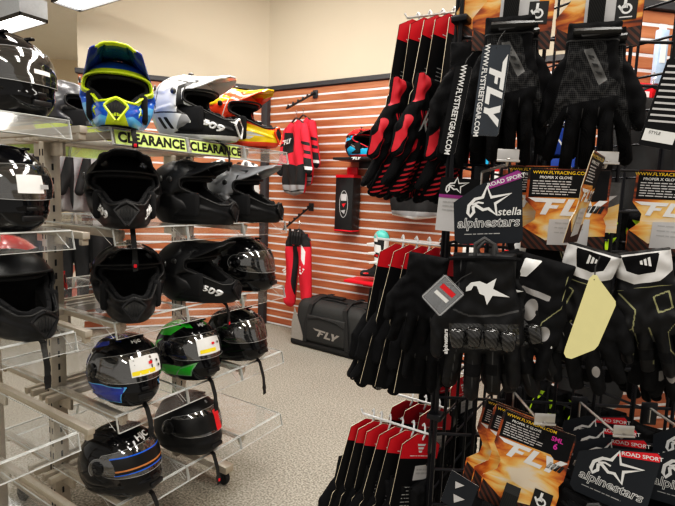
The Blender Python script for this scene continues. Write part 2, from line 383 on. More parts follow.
def peak(root, m1, m2=None, x0=-.015, L=.20, rise=.0, w0=.112, w1=.074, stripes=True, name='visor_peak', logo=None, flare=0., m3=None, slots=True):
    NS, NT = 22, 24; V = []; mm = [];
    def pt(s, t, o=0.):
        x = x0 + L * s - .03 * s * s * abs(t) ** 2.2 + .012 * (1 - abs(t)) * s; w = w0 + (w1 - w0) * s + flare * s * s; y = w * t
        zc = .262 + rise * s - .012 * sin(pi * s); dz = (.066 * (1 - s) ** 1.3 + .020) * abs(t) ** 2.2
        rid = .007 * max(0, 1 - abs(abs(t) - .42) / .10) * min(1, 4 * s, 4 * (1 - s) + .3) - .006 * max(0, 1 - abs(abs(t) - .7) / .08) * min(1, 3 * s)
        return (x, y, zc - dz + rid + o)
    for i in range(NS + 1):
        for j in range(NT + 1): V.append(pt(i / NS, j / NT * 2 - 1))
    b = MB(); b.mi(m1); F1 = []; F2 = []; F3 = []
    for i in range(NS):
        for j in range(NT):
            s, t = (i + .5) / NS, abs((j + .5) / NT * 2 - 1)
            f = (i * (NT + 1) + j, (i + 1) * (NT + 1) + j, (i + 1) * (NT + 1) + j + 1, i * (NT + 1) + j + 1)
            if slots and s < .42 and .55 < t < .72 and s > .22: continue            # vent slots through the peak
            if m2 is not None and (t > .42 + .3 * s if stripes else s > .6): F2.append(f)
            elif m3 is not None and (s > .93 or t > .93): F3.append(f)
            else: F1.append(f)
    b.add(V, F1, m1)
    if F2: b.add(V, F2, m2)
    if F3: b.add(V, F3, m3)
    bm = bmesh.new(); o = b.build(name, root, angle=50); bm.from_mesh(o.data); bmesh.ops.remove_doubles(bm, verts=bm.verts, dist=1e-5); bm.to_mesh(o.data); bm.free()
    o.data.shade_smooth(); add_solid(o, .005, -1)
    for sg in (1, -1):
        s = MB(); s.lathe([(.0, 0), (.011, 0), (.011, .004), (.007, .007), (.0, .007)], MATS['dark metal'], T(-.01, sg * .120, .178) @ RX(-90 * sg), 14); s.build('peak_screw', root)
    s = MB(); s.lathe([(0, 0), (.010, 0), (.010, .004), (.006, .007), (0, .007)], MATS['dark metal'], T(.0, 0, .262), 14); s.build('peak_screw', root)
    return o
def mx_helmet(label, base, loc, rz, paints=(), mats=(), pk=None, text=None, tmat='white decal', trim='rubber', group=None, strapL=.1, chin=None, lvl=6, decals=(), tilt=0., red=False, cat='helmet', strapY=.02):
    r = thing('motocross_helmet', label, cat, loc, rz, group, ry=tilt)
    ms = [MATS[base]] + [MATS[m] for m in mats]
    b, rp = shell_mesh(MX, ms, mx_port(), paints, .012, lvl)
    if text:
        V, Fs = text_geo(text, .03, .25)
        for ph in (32, -32): decal(b, MX, MATS[tmat], V, Fs, ph, -24, .034, 6 if ph > 0 else -6, sx=1.1)
    for (s, mt, ph, th, sz, rot) in decals:
        V, Fs = text_geo(s, .02, .15); decal(b, MX, MATS[mt], V, Fs, ph, th, sz, rot)
    add_solid(b.build('shell', r, angle=60), .009)
    l, _ = shell_mesh(MX, [MATS['liner']], mx_port(-.006), [], .018, 5, 0, .88); add_solid(l.build('liner', r, angle=80), .012)
    t = MB(); t.tube(rim_loop(rp), .0042, MATS[trim], 6); t.build('port_trim', r, angle=80)
    c = MB()                                     # mouth vent: wedge frame with bars
    cm = MATS[chin or base]
    zv = .052; X = MX.P(np.array([[.2, 0, zv - .125]]))[0][0]
    for sg in (1, -1):
        c.tube([(X + .006, sg * .004, zv - .028), (X - .002, sg * .036, zv + .018)], .0045, cm, 6)
        c.tube([(X - .002, sg * .036, zv + .018), (X - .004, sg * .018, zv + .036), (X + .000, 0, zv + .044)], .0045, cm, 6)
    c.build('mouth_vent', r)
    g = MB(); g.add([(X + .003, 0, zv - .026), (X - .001, .034, zv + .017), (X - .002, 0, zv + .038), (X - .001, -.034, zv + .017)], [(0, 1, 2, 3)], MATS['grille'])
    for k in range(-2, 3): g.tube([(X + .005, k * .008, zv - .018 + abs(k) * .008), (X + .002, k * .009, zv + .034 - abs(k) * .006)], .0012, MATS['black plastic'], 5)
    g.build('vent_grille', r)
    for sg in (1, -1):                           # cheek pads seen through the port
        k = MB(); k.box((.035, sg * .083, .085), (.11, .028, .095), MATS['liner'], .012); k.build('cheek_pad', r, angle=60)
    if pk: peak(r, *[MATS[p] if isinstance(p, str) else p for p in pk[0]], **pk[1])
    if strapL: strap(r, L=strapL, x=.12, y=strapY, red=red)
    return r
def st_helmet(label, base, loc, rz, paints=(), mats=(), sh_mats=('clear shield',), sh_paints=(), decals=(), strapL=.08, group=None, tilt=0., roll=0., red=False, port_col='liner', rects=()):
    r = thing('full_face_helmet', label, 'helmet', loc, rz, group, ry=tilt, rx=roll)
    b, rp = shell_mesh(ST, [MATS[base]] + [MATS[m] for m in mats], st_port(), paints, .010, 6)
    for (s, mt, ph, th, sz, rot) in decals:
        V, Fs = text_geo(s, .02, .15); decal(b, ST, MATS[mt], V, Fs, ph, th, sz, rot)
    add_solid(b.build('shell', r, angle=60), .009)
    l, _ = shell_mesh(ST, [MATS['liner']], st_port(-.004), [], .016, 5, 0, .88); add_solid(l.build('liner', r, angle=80), .012)
    s, _rs = shell_mesh(ST, [MATS[m] for m in sh_mats], None, sh_paints, None, 6, .005, 1., only=st_shield)
    for (w, h, mt, ph, th, rot) in rects:
        V, Fs = rect_geo(w, h); decal(s, ST, MATS[mt], V, Fs, ph, th, 1., rot, off=.0062 + .0006 * rects.index((w, h, mt, ph, th, rot)))
    if _rs is not None: s.tube(rim_loop(_rs, .147), .0013, MATS['grey decal'], 5)
    s.build('face_shield', r, angle=70)
    t = MB(); t.tube(rim_loop(rp), .004, MATS['rubber'], 6); t.build('port_trim', r, angle=80)
    for sg in (1, -1):
        p = MB(); q = ST.P(np.array([[.02, sg * .12, .022]]))[0]
        p.lathe([(0, -.004), (.026, -.004), (.026, .004), (.020, .008), (.010, .009), (0, .009)], MATS[base], T(*q) @ RX(-90 * sg), 20)
        p.lathe([(0, .009), (.006, .009), (.006, .012), (0, .012)], MATS['dark metal'], T(*q) @ RX(-90 * sg), 10)
        p.build('shield_pivot', r)
    v = MB(); X = ST.P(np.array([[.16, 0, -.08]]))[0]
    v.box((X[0] + .002, 0, X[2]), (.010, .055, .016), MATS['black plastic'], .003); v.box((X[0] - .001, 0, X[2] + .026), (.010, .028, .010), MATS['black plastic'], .003)
    v.build('air_vent', r)
    for sg in (1, -1):
        v = MB(); q = ST.P(np.array([[.05, sg * .04, .12]]))[0]; v.box((q[0], q[1], q[2] + .001), (.05, .016, .008), MATS[base], .003, M=None); v.build('air_vent', r)
    if strapL: strap(r, L=strapL, x=.09, y=.02, red=red)
    return r
# ------------------------------------------------------------------ shared materials
mat('gloss black', (.004, .004, .005), .08, coat=.2, noise=.02, spec=.35)
mat('matte black', (.009, .009, .010), .40, noise=.08, spec=.38)
mat('charcoal paint', (.045, .045, .05), .3, coat=.2)
mat('satin grey', (.30, .31, .33), .34, noise=.04)
mat('gloss white', (.74, .74, .72), .16, coat=.5, noise=.01)
mat('lime', (.62, .78, .02), .25, coat=.5, noise=.02)
mat('blue paint', (.02, .13, .62), .2, coat=.5, noise=.02)
mat('navy paint', (.02, .05, .36), .2, coat=.5, noise=.04)
mat('light blue paint', (.10, .42, .78), .25, coat=.4, noise=.03)
mat('teal paint', (.01, .10, .12), .18, coat=.6, noise=.05)
mat('orange paint', (.95, .09, .025), .22, coat=.5, noise=.02)
mat('yellow paint', (.92, .62, .01), .22, coat=.5, noise=.02)
mat('cyan paint', (.01, .40, .70), .22, coat=.5, noise=.02)
mat('red paint', (.62, .015, .02), .22, coat=.5, noise=.02)
mat('green paint', (.03, .55, .03), .18, coat=.6, noise=.03)
mat('pale green paint', (.20, .42, .22), .2, coat=.5)
mat('grey paint', (.16, .16, .17), .3, coat=.2)
mat('white decal', (.8, .8, .79), .4, noise=.01)
mat('grey decal', (.25, .25, .25), .4, noise=.02)
mat('black decal', (.008, .008, .008), .35, noise=.02)
mat('red decal', (.7, .02, .03), .4, noise=.02)
mat('liner', (.008, .008, .009), .95, noise=.3, scale=220, bump=.3)
mat('rubber', (.012, .012, .012), .6)
mat('black plastic', (.012, .012, .013), .38)
mat('red plastic', (.75, .01, .03), .35)
mat('grille', (.012, .012, .012), .7, pattern='mesh', psc=260, col2=(.05, .05, .05))
mat('dark metal', (.10, .10, .10), .3, metal=.8)
mat('webbing', (.012, .012, .012), .85, pattern='weave', psc=180, col2=(.03, .03, .03))
mat('fixture steel', (.50, .45, .38), .42, metal=.35, noise=.05)
mat('slot black', (.01, .01, .01), .8)
mat('chrome', (.75, .75, .75), .2, metal=1)
mat('label white', (.78, .78, .76), .5, noise=.02)
mat('label yellow', (.9, .72, .03), .5, noise=.02)
mat('label grey', (.42, .42, .42), .5, noise=.1)
clear_mat('clear shield', (.30, .31, .32), .5, fogamt=.02)
clear_mat('acrylic', (.985, .99, .99), 0., (.95, .95, .93), .035, 1.22)
mat('acrylic edge', (.60, .61, .59), .25, noise=.25, scale=20)
# ------------------------------------------------------------------ room shell
mat('carpet', (.20, .185, .155), .97, noise=.12, scale=3, pattern='fiber', psc=105, col2=(.42, .395, .34), bump=.6, spec=.1)
mat('wall paint', (.64, .56, .43), .85, noise=.015, scale=3)
mat('ceiling paint', (.78, .75, .68), .9, noise=.02, scale=4)
mat('dark trim', (.045, .045, .05), .45)
def wood():
    m = bpy.data.materials.new('cherry laminate'); m.use_nodes = True; N = m.node_tree.nodes; L = m.node_tree.links; b = N['Principled BSDF']
    tc = N.new('ShaderNodeTexCoord'); mp = N.new('ShaderNodeMapping'); mp.inputs['Scale'].default_value = (1.2, 1.2, 14)
    L.new(tc.outputs['Object'], mp.inputs[0]); n1 = N.new('ShaderNodeTexNoise'); n1.inputs['Scale'].default_value = 2.2; n1.inputs['Detail'].default_value = 6; n1.inputs['Distortion'].default_value = .7
    L.new(mp.outputs[0], n1.inputs['Vector']); n2 = N.new('ShaderNodeTexNoise'); n2.inputs['Scale'].default_value = 1.1; L.new(tc.outputs['Object'], n2.inputs['Vector'])
    s = N.new('ShaderNodeMath'); s.operation = 'MULTIPLY_ADD'; s.inputs[1].default_value = .6; L.new(n2.outputs['Fac'], s.inputs[0]); L.new(n1.outputs['Fac'], s.inputs[2])
    r = N.new('ShaderNodeValToRGB'); e = r.color_ramp.elements; e[0].position = .5; e[0].color = (.30, .085, .035, 1); e[1].position = 1.; e[1].color = (.55, .215, .11, 1)
    L.new(s.outputs[0], r.inputs[0]); L.new(r.outputs[0], b.inputs['Base Color']); b.inputs['Roughness'].default_value = .38; MATS['wood'] = m
wood()
mat('slat aluminium', (.86, .86, .88), .35, metal=.15)
VB = 3.887; UC = -3.319; SL = .0762
def wall_slab(name, p0, p1, z0, z1, m, th=.12):
    d = Vector((p1[0] - p0[0], p1[1] - p0[1], 0)); n = Vector((-d.y, d.x, 0)).normalized() * th; b = MB()
    a = [Vector((p0[0], p0[1], 0)), Vector((p1[0], p1[1], 0)), Vector((p1[0], p1[1], 0)) + n, Vector((p0[0], p0[1], 0)) + n]
    V = [(q.x, q.y, z0) for q in a] + [(q.x, q.y, z1) for q in a]
    b.add(V, [(3, 2, 1, 0), (4, 5, 6, 7), (0, 1, 5, 4), (1, 2, 6, 5), (2, 3, 7, 6), (3, 0, 4, 7)], MATS[m]); o = b.build(name, smooth=False); o['kind'] = 'structure'; return o
def slatwall(name, p0, p1, H=2.36, w0=0., post=True):
    """boards with aluminium channels between them; faces the camera side of p0->p1 (p0 left, p1 right)"""
    L = math.hypot(p1[0] - p0[0], p1[1] - p0[1]); a = atan2(p1[1] - p0[1], p1[0] - p0[0]); M = T(p0[0], p0[1], 0) @ Matrix.Rotation(a, 4, 'Z')
    b = MB(); n = int(H / SL); z = H - .03; k = 0
    while z > .02:
        h = min(SL - .016, z)
        V, Fs = bev_box(L, .016, h, .002, 1); b.add([(x + L / 2, y - .008, zz + z - h / 2) for x, y, zz in V], Fs, MATS['wood'], M)
        z -= h
        V, Fs = bev_box(L, .010, .016, 0); b.add([(x + L / 2, y - .009, zz + z - .008) for x, y, zz in V], Fs, MATS['slat aluminium'], M)
        z -= .016
    o = b.build(name, smooth=False); o['kind'] = 'structure'
    t = MB(); V, Fs = bev_box(L + .04, .05, .045, .004, 1); t.add([(x + L / 2, y - .012, zz + H - .005) for x, y, zz in V], Fs, MATS['dark trim'], M)
    return o, t, M, L
HW = 2.40
C0 = (UC, VB)
LD = Vector((cos(az(-107.3)), sin(az(-107.3)), 0)); CL = (C0[0] + LD.x * 1.72, C0[1] + LD.y * 1.72)
wall_slab('wall_back', C0, (4.2, VB), 0, 3.6, 'wall paint')
wall_slab('wall_left', CL, C0, 0, 3.6, 'wall paint')
_, t1, _, _ = slatwall('wall_back_slats', (C0[0], VB), (4.1, VB), HW); t1.build('trim_1', smooth=False)['kind'] = 'structure'
_, t2, _, _ = slatwall('wall_left_slats', CL, C0, HW); t2.build('trim_2', smooth=False)['kind'] = 'structure'
b = MB(); b.box((C0[0] + .012, C0[1] - .045, HW / 2), (.075, .06, HW), MATS['dark trim'], .006); b.build('trim_3')['kind'] = 'structure'
# the wall section that steps forward behind the glove tower
RA = cf(1.42, 2.62); RD = Vector((cos(az(80)), sin(az(80)), 0)); RB = RA + RD * 2.6
wall_slab('wall_right', (RA.x, RA.y), (RB.x, RB.y), 0, 3.6, 'wall paint', .1)
_, t4, _, _ = slatwall('wall_right_slats', (RA.x, RA.y), (RB.x, RB.y), HW); t4.build('trim_4', smooth=False)['kind'] = 'structure'
# far side of the shop, beyond the end of the left wall
far = [cf(-9.5, 8.6), cf(-2.2, 9.4)]
wall_slab('wall_far', (far[0].x, far[0].y), (far[1].x, far[1].y), 0, 3.6, 'wall paint')
b = MB(); b.add([(-14, -4, 0), (6, -4, 0), (6, 12, 0), (-14, 12, 0)], [(0, 1, 2, 3)], MATS['carpet']); b.build('floor', smooth=False)['kind'] = 'structure'
b = MB(); b.add([(-14, -1, 3.6), (-14, 12, 3.6), (6, 12, 3.6), (6, -1, 3.6)], [(0, 1, 2, 3)], MATS['ceiling paint']); b.build('ceiling', smooth=False)['kind'] = 'structure'
# ------------------------------------------------------------------ lights
mat('tube glow', (1, .98, .94), .5, emit=7, noise=.0)
mat('fixture white', (.62, .66, .70), .5)
def light(name, loc, size, sy, power, col=(1, .96, .9), rz=0., rx=0.):
    l = bpy.data.lights.new(name, 'AREA'); l.shape = 'RECTANGLE'; l.size = size; l.size_y = sy; l.energy = power; l.color = col
    o = bpy.data.objects.new(name, l); COL.objects.link(o); o.location = loc; o.rotation_euler = (rx, 0, rz); return o
ZF = 2.84
p1 = at_z(18.5, 14, ZF); p2 = at_z(48, 22.3, ZF); p3 = at_z(80, 11, ZF)
WV = abs(p2.y - p1.y)
def fixture(u0, u1, v1, label):
    r = thing('ceiling_light', label, 'light', ((u0 + u1) / 2, v1 - WV / 2, ZF), 0, 'box lights over the back of the shop')
    L = abs(u1 - u0); b = MB(); b.box((0, 0, .10), (L, WV, .16), MATS['fixture white'], .004)
    for s in (1, -1): b.box((s * (L / 2 - .006), 0, .005), (.012, WV, .03), MATS['dark metal']); b.box((0, s * (WV / 2 - .006), .005), (L, .012, .03), MATS['dark metal'])
    b.build('housing', r); g = MB(); g.box((0, 0, .012), (L - .03, WV - .03, .012), MATS['tube glow'], .002); g.build('diffuser', r)
    h = MB()
    for s in (1, -1): h.tube([(s * L * .35, 0, .17), (s * L * .35, 0, 3.6 - ZF)], .008, MATS['dark metal'], 6)
    h.build('hanger_rod', r)
fixture(p2.x - 1.25, p2.x, p2.y, 'box light hanging above the glossy black helmet at the upper left')
fixture(p3.x, p3.x + 1.25, p3.y, 'box light above the blue and lime helmet, cut by the top of the picture')
for i, (u, v, L, W, P) in enumerate([(-2.5, 2.6, 1.2, .5, 42), (-1.0, 2.1, 2.4, .35, 75), (1.2, 2.0, 2.4, .35, 55), (-2.6, 1.2, 1.2, .3, 42), (-.9, 1.1, 1.2, .25, 42), (.5, .6, 1.2, .25, 36), (-1.6, -.4, 1.2, .3, 42), (.4, -1.2, 1.4, .3, 42), (-4.6, 4.6, 2.4, .8, 260)]):
    light('area_light', (u, v, 3.45), L, W, P * .68)
w = bpy.data.worlds.new('world'); bpy.context.scene.world = w; w.use_nodes = True
w.node_tree.nodes['Background'].inputs[0].default_value = (1, .95, .88, 1); w.node_tree.nodes['Background'].inputs[1].default_value = .52
# ------------------------------------------------------------------ helmet gondola
ROW = {1: 1.56, 2: 1.24, 3: .93, 4: .605, 5: .285}
UF, UPO = -1.444, -1.876
def helmet_rack(name, label, posts, rows, back=True, arm=.42, v_arm=0.):
    r = thing(name, label, 'display rack', (UPO, posts[0], 0), 0)
    st = MATS['fixture steel']; dv = [p - posts[0] for p in posts]
    for d in dv:
        b = MB(); b.box((0, d, .79), (.036, .058, 1.48), st, .003)
        for k in range(28):
            z = .12 + k * .0508
            b.box((.0183, d + .0, z), (.0015, .007, .024), MATS['slot black'])
            for s in (-.010, .010): b.box((s, d - .0292, z), (.006, .0015, .024), MATS['slot black'])
        b.build('upright', r)
        f = MB(); f.box((0, d, .085), (.70 if back else .5, .05, .035), st, .004); f.build('foot', r)
        for s in ((-.31, .31) if back else (.22,)):
            c = MB(); c.lathe([(0, -.012), (.03, -.012), (.034, -.006), (.034, .006), (.03, .012), (0, .012)], MATS['rubber'], T(s, d, .034) @ RX(90), 18)
            c.box((s, d, .055), (.03, .036, .035), MATS['black plastic'], .004); c.build('caster', r)
    for z in rows:
        for d in dv:
            for s in ((1, -1) if back else (1,)):
                b = MB(); b.box((s * (arm / 2 + .01), d, z - .018), (arm, .022, .026), st, .002); b.box((s * (arm - .005), d, z - .034), (.016, .02, .02), st, .002); b.box((s*.05, d, z - .05), (.1, .012, .06), st, .002); b.build('shelf_arm', r)
        if len(dv) > 1:
            b = MB(); L = dv[-1] - dv[0] + .16
            for s in ((1, -1) if back else (1,)):
                for off in (.032, .075): b.box((s * off, (dv[0] + dv[-1]) / 2, z - .02), (.02, L, .024), st, .002)
            b.build('cross_rail', r)
    return r
rackB = helmet_rack('helmet_rack', 'beige steel helmet rack with slotted uprights, holding the middle clear trays', [.975, 1.563], [z for z in ROW.values()])
UA = -2.12
rackA = thing('helmet_rack', 'nearer beige steel helmet rack whose arms stick out at the left edge', 'display rack', (UA, .853, 0), 0)
b = MB(); st = MATS['fixture steel']; b.box((0, 0, .79), (.036, .058, 1.5), st, .003); b.build('upright', rackA)
b = MB(); b.box((0, -.62, .79), (.036, .058, 1.5), st, .003); b.build('upright', rackA)
b = MB(); b.box((.1, 0, .04), (.6, .05, .04), st, .004); b.box((.1, -.62, .04), (.6, .05, .04), st, .004); b.box((0, -.31, .04), (.05, .62, .04), st, .004); b.build('foot', rackA)
for z in ROW.values():
    for d in (0, -.62):
        b = MB(); b.box((.338, d, z - .016), (.676, .024, .022), st, .002); b.box((.66, d, z - .036), (.018, .022, .02), st, .002); b.box((.06, d, z - .05), (.1, .012, .06), st, .002); b.build('shelf_arm', rackA)
def tray(label, v0, v1, z, u0=-1.85, uf=UF, group='clear acrylic helmet trays', sgn=1, clearance=False, sign_back=False):
    r = thing('acrylic_tray', label, 'tray', (uf, v0, z), 0, group); W = v1 - v0; D = abs(uf - u0); ac, ed = MATS['acrylic'], MATS['acrylic edge']
    b = MB(); b.box((-sgn * D / 2, W / 2, .003), (D, W, .004), ac)
    for q in (0, W): b.box((-sgn * D / 2, q, .003), (D, .0012, .0045), ed)
    b.box((0, W / 2, .003), (.0015, W, .0045), ed)
    b.build('tray_sheet', r, smooth=False)
    b = MB(); A = RY(sgn * -14)
    M = T(sgn * .002, 0, .002) @ A
    b.box((0, W / 2, -.028), (.003, W, .054), ac, 0, M); (b.box((.008 * sgn, W / 2, -.028), (.002, W - .004, .050), ac, 0, M) if z > 1.5 else None)
    for zz in (-.001, -.056): b.box((.004 * sgn, W / 2, zz), (.010, W, .0014), ed, 0, M)
    for q in (.001, W - .001): b.box((.004 * sgn, q, -.028), (.008, .0013, .055), ed, 0, M)
    b.build('label_lip', r, smooth=False)
    for q in (.004, W - .004): g = MB(); g.tube([(-sgn * .002, q, -.002), (-sgn * .09, q, .0), (-sgn * .004, q, -.05)], .0011, ed, 5); g.build('gusset', r)
    return r
mat('clearance green', (.62, .80, .22), .5, noise=.02)
def clearance(label, v0, v1, z, sgn=1, uf=UF, txt=True):
    W = v1 - v0; o = MB(); M = T(uf + sgn * .008, v0, z) @ RY(sgn * -14) @ T(sgn * .004, 0, 0)
    o.box((0, W / 2, -.028), (.001, W - .01, .046), MATS['clearance green'], 0, M)
    if txt: o.text('CLEARANCE', .045, MATS['black decal'], M @ T(sgn * .0012, W / 2, -.029) @ RZ(90) @ RX(90), bold=.048, shear=.12, sx=1.0, spacing=1.06)
    q = o.build('clearance_strip', smooth=False); q.location = (0, 0, 0); return tag(q, label, 'sign', 'lime green sale strips')
TV = [(.935, 1.232), (1.236, 1.53), (1.534, 1.82)]
COLN = ['nearest to the slotted upright', 'in the middle of the rack', 'at the far end of the rack']
ROWN = {1: 'top', 2: 'second', 3: 'third', 4: 'fourth', 5: 'bottom'}
for rr, z in ROW.items():
    for i, (a, c) in enumerate(TV):
        tray('clear acrylic tray on the %s row, %s' % (ROWN[rr], COLN[i]), a, c, z)
    tray('clear acrylic tray on the %s row of the nearer rack' % ROWN[rr], .50 if rr < 4 else .48, .805, z, u0=-1.97)
    tray('clear acrylic tray on the far side, %s row, behind the slotted upright' % ROWN[rr], .95, 1.30, z, u0=-1.90, uf=-2.31, sgn=-1)
    tray('clear acrylic tray on the far side, %s row, farther along' % ROWN[rr], 1.305, 1.66, z, u0=-1.90, uf=-2.31, sgn=-1)
clearance('lime green CLEARANCE strip under the blue and lime helmet', .937, 1.226, ROW[1])
clearance('lime green CLEARANCE strip under the white helmet', 1.24, 1.50, ROW[1])
clearance('plain lime strip on the far side of the rack, seen behind the slotted upright', .96, 1.62, ROW[1], -1, -2.31, False)
# ------------------------------------------------------------------ helmets on the trays
def hpos(px, row, u=-1.535):
    r = ray(px, 250); v = u * r.y / r.x; return (u, v, ROW[row] - .006)
def hyaw(p, psi): return atan2(-p[1], -p[0]) + radians(psi)
def pq(px, row, psi, u=-1.535):
    p = hpos(px, row, u); return p, hyaw(p, psi)
G1 = 'helmets set out on the trays'
p, a = pq(121, 1, -2)
k_chin = frontsym([(-.1, .03), (.0, .01), (.042, .018), (.030, .06), (.0, .082)])
kh = mx_helmet('lime, blue and teal motocross helmet facing out on the top row', 'light blue paint', p, a,
    [(1, side([(-.2, .09), (.03, .10), (.06, .075), (.25, .02), (.25, .3), (-.2, .3)])), (2, lambda x, y, z: mx_port(.017)(np.stack([x, y, z], 1))), (3, lambda x, y, z: mx_port(.009)(np.stack([x, y, z], 1))),
     (2, front([(-.040, .0), (.040, .0), (.022, .055), (0, .085), (-.022, .055)])), (1, front([(.048, .045), (.085, .03), (.07, .085), (.03, .09)])), (1, front([(-.048, .045), (-.085, .03), (-.07, .085), (-.03, .09)]))],
    ['blue paint', 'lime', 'lime'], (['teal paint', 'navy paint'], dict(rise=.012, m3=MATS['lime'], L=.185, slots=False, w0=.118, w1=.080)), 'K', 'lime', 'lime', G1, strapL=.055, chin='lime', red=True, strapY=.05)
kh.scale = (.94, .94, .94)
mx_white = [(1, side([(-.03, .03), (.09, .028), (.23, .03), (.23, .075), (.05, .062)])), (2, side([(-.01, .045), (.03, .045), (.055, .10), (.02, .11)])), (1, side([(.0, .10), (.05, .095), (.2, .045), (.24, .06), (.05, .125), (.02, .135), (.015, .19), (.06, .215), (.05, .228), (.0, .2)])),
            (1, side([(-.03, .045), (-.016, .045), (-.04, .085), (-.056, .085)])), (1, side([(-.058, .045), (-.044, .045), (-.068, .085), (-.084, .085)])), (1, band(side([(-.10, .10), (.02, .10), (.03, .22), (-.08, .235)]), 0, .005))]
p, a = pq(191, 1, 64)
mx_helmet('white motocross helmet with black lines and white peak on the top row', 'gloss white', p, a, mx_white, ['black decal', 'grey decal'],
    (['gloss white', None], dict(rise=-.008, L=.185)), '509', 'white decal', 'rubber', G1, decals=[('THOR', 'black decal', 66, 38, .020, 0), ('509', 'black decal', 60, -12, .03, -10)], strapL=.1)
p, a = pq(235, 1, 62)
mx_helmet('orange and yellow motocross helmet facing right on the top row, last of the row', 'orange paint', p, a,
    [(1, side([(-.05, .03), (.25, .03), (.25, .085), (.06, .07), (.02, .10), (-.02, .09)])), (2, side([(.0, .045), (.10, .04), (.12, .052), (.02, .06)])), (2, side([(.05, .06), (.19, .05), (.2, .06), (.06, .075)])),
     (1, side([(-.06, .17), (.03, .20), (.0, .215), (-.07, .19)])), (2, side([(-.02, .23), (.08, .235), (.05, .25), (-.02, .26)])), (3, band(side([(-.10, .12), (.0, .12), (.02, .2), (-.09, .22)]), 0, .004)), (1, side([(.02, .10), (.06, .085), (.2, .04), (.24, .06), (.05, .115)]))],
    ['yellow paint', 'orange paint', 'gloss white'], (['yellow paint', 'orange paint'], dict(rise=-.012, L=.175, w0=.104, w1=.062)), None, group=G1, strapL=0)
p, a = pq(125, 2, 2)
mx_helmet('matte black motocross helmet facing out with white chin numbers, second row', 'matte black', p, a, [], [], (['matte black', None], dict(rise=.0)), '509', group=G1, strapL=.13, red=True)
p, a = pq(188, 2, 62)
mx_helmet('plain matte black motocross helmet facing right on the second row, in the middle', 'matte black', p, a, [], [], (['matte black', None], dict(rise=-.008, L=.185)), None, group=G1, strapL=.0)
p, a = pq(238, 2, 66)
mx_helmet('grey motocross helmet with black lower half on the second row, last of the row', 'matte black', p, a, [(1, side([(-.2, .085), (.0, .105), (.03, .15), (.03, .21), (.2, .23), (.2, .4), (-.2, .4)]))], ['satin grey'],
    (['satin grey', None], dict(rise=.0)), None, group=G1, strapL=0)
p, a = pq(129, 3, 4)
mx_helmet('black motocross helmet facing out with blue marks on its peak, third row', 'matte black', p, a, [(1, side_one([(-.08, .13), (-.03, .14), (-.02, .2), (-.07, .2)], -1))], ['navy paint'], (['gloss black', 'matte black'], dict(rise=.0)), None, group=G1, strapL=.0)
p, a = pq(193, 3, 60)
mx_helmet('matte black motocross helmet with white chin number, middle of the third row', 'matte black', p, a, [], [], (['matte black', None], dict(rise=-.008, L=.185)), '509', group=G1, strapL=.1, red=True)
p, a = pq(243, 3, 64)
st_helmet('glossy black full-face helmet at the far end of the third row', 'gloss black', p, a, [], (), rects=[(.03, .012, 'label grey', 50, -22, 0)], strapL=0, group=G1)
HJ = [('HJC', 'white decal', 8, 52, .022, 0)]
p, a = pq(125, 4, 24)
blue_g = [(1, lambda x, y, z: np.minimum(sdf_poly([(-.09, -.06), (.05, -.045), (.07, -.03), (-.06, -.035)], x, y), z - .19)), (1, lambda x, y, z: np.minimum(sdf_poly([(-.09, -.02), (.05, -.012), (.06, .0), (-.06, .0)], x, y), z - .19)), (1, side([(-.05, .03), (.10, .03), (.135, .088), (-.05, .098)])), (2, band(side([(-.05, .03), (.10, .03), (.135, .088), (-.05, .098)]), 0, .004)), (3, band(side([(-.12, .14), (-.03, .15), (-.01, .20), (-.10, .21)]), 0, .006)), (1, band(side([(-.12, .14), (-.03, .15), (-.01, .20), (-.10, .21)]), .008, .05)), (1, side([(-.09, .2), (.04, .225), (.03, .238), (-.1, .22)])),
          (1, side([(-.13, .09), (-.05, .10), (-.02, .14), (-.12, .13)]))]
lab = [(.060, .042, 'label white', 14, 11, 0), (.040, .011, 'label yellow', 8, 3.2, 0), (.012, .008, 'red decal', 14, 14, 0)]
st_helmet('black and blue full-face helmet with a printed label on its shield, fourth row nearest', 'gloss black', p, a, blue_g, ['navy paint', 'light blue paint', 'light blue paint'], rects=[(.125, .066, 'label white', 8, 10, 0), (.085, .014, 'label yellow', 2, 1.5, 0), (.014, .009, 'red decal', 12, 12, 0), (.008, .008, 'black decal', 24, 13, 0), (.008, .008, 'black decal', 26, 6, 0)],
    decals=HJ, group=G1, tilt=radians(-8), strapL=.11)
p, a = pq(191, 4, 36)
green_g = [(1, lambda x, y, z: np.minimum(sdf_poly([(-.09, -.075), (.07, -.05), (.09, -.03), (-.06, -.03)], x, y), z - .19)), (1, lambda x, y, z: np.minimum(sdf_poly([(-.09, .075), (.07, .05), (.09, .03), (-.06, .03)], x, y), z - .19)), (1, side([(-.10, .05), (-.02, .035), (.10, .035), (.135, .092), (.07, .075), (.0, .082), (-.06, .085)])), (2, band(side([(.02, .035), (.10, .035), (.135, .092), (.06, .070)]), 0, .005)), (1, side([(-.10, .14), (-.03, .145), (-.05, .165), (.0, .19), (-.09, .17)])), (1, side([(-.08, .200), (.03, .200), (.06, .228), (-.05, .245)])), (1, side([(-.13, .17), (-.10, .16), (-.09, .21), (-.12, .2)]))]
st_helmet('black and bright green full-face helmet with a printed label on its shield, fourth row middle', 'gloss black', p, a, green_g, ['green paint', 'pale green paint'], rects=[(.11, .066, 'label white', 0, 9, 0), (.07, .014, 'label yellow', -4, 1.5, 0), (.014, .009, 'red decal', 6, 11, 0), (.008, .008, 'black decal', 16, 11, 0)],
    decals=[('HJC', 'white decal', 8, 50, .022, 0)], group=G1, tilt=radians(-8), strapL=.13)
p, a = pq(240, 4, 48)
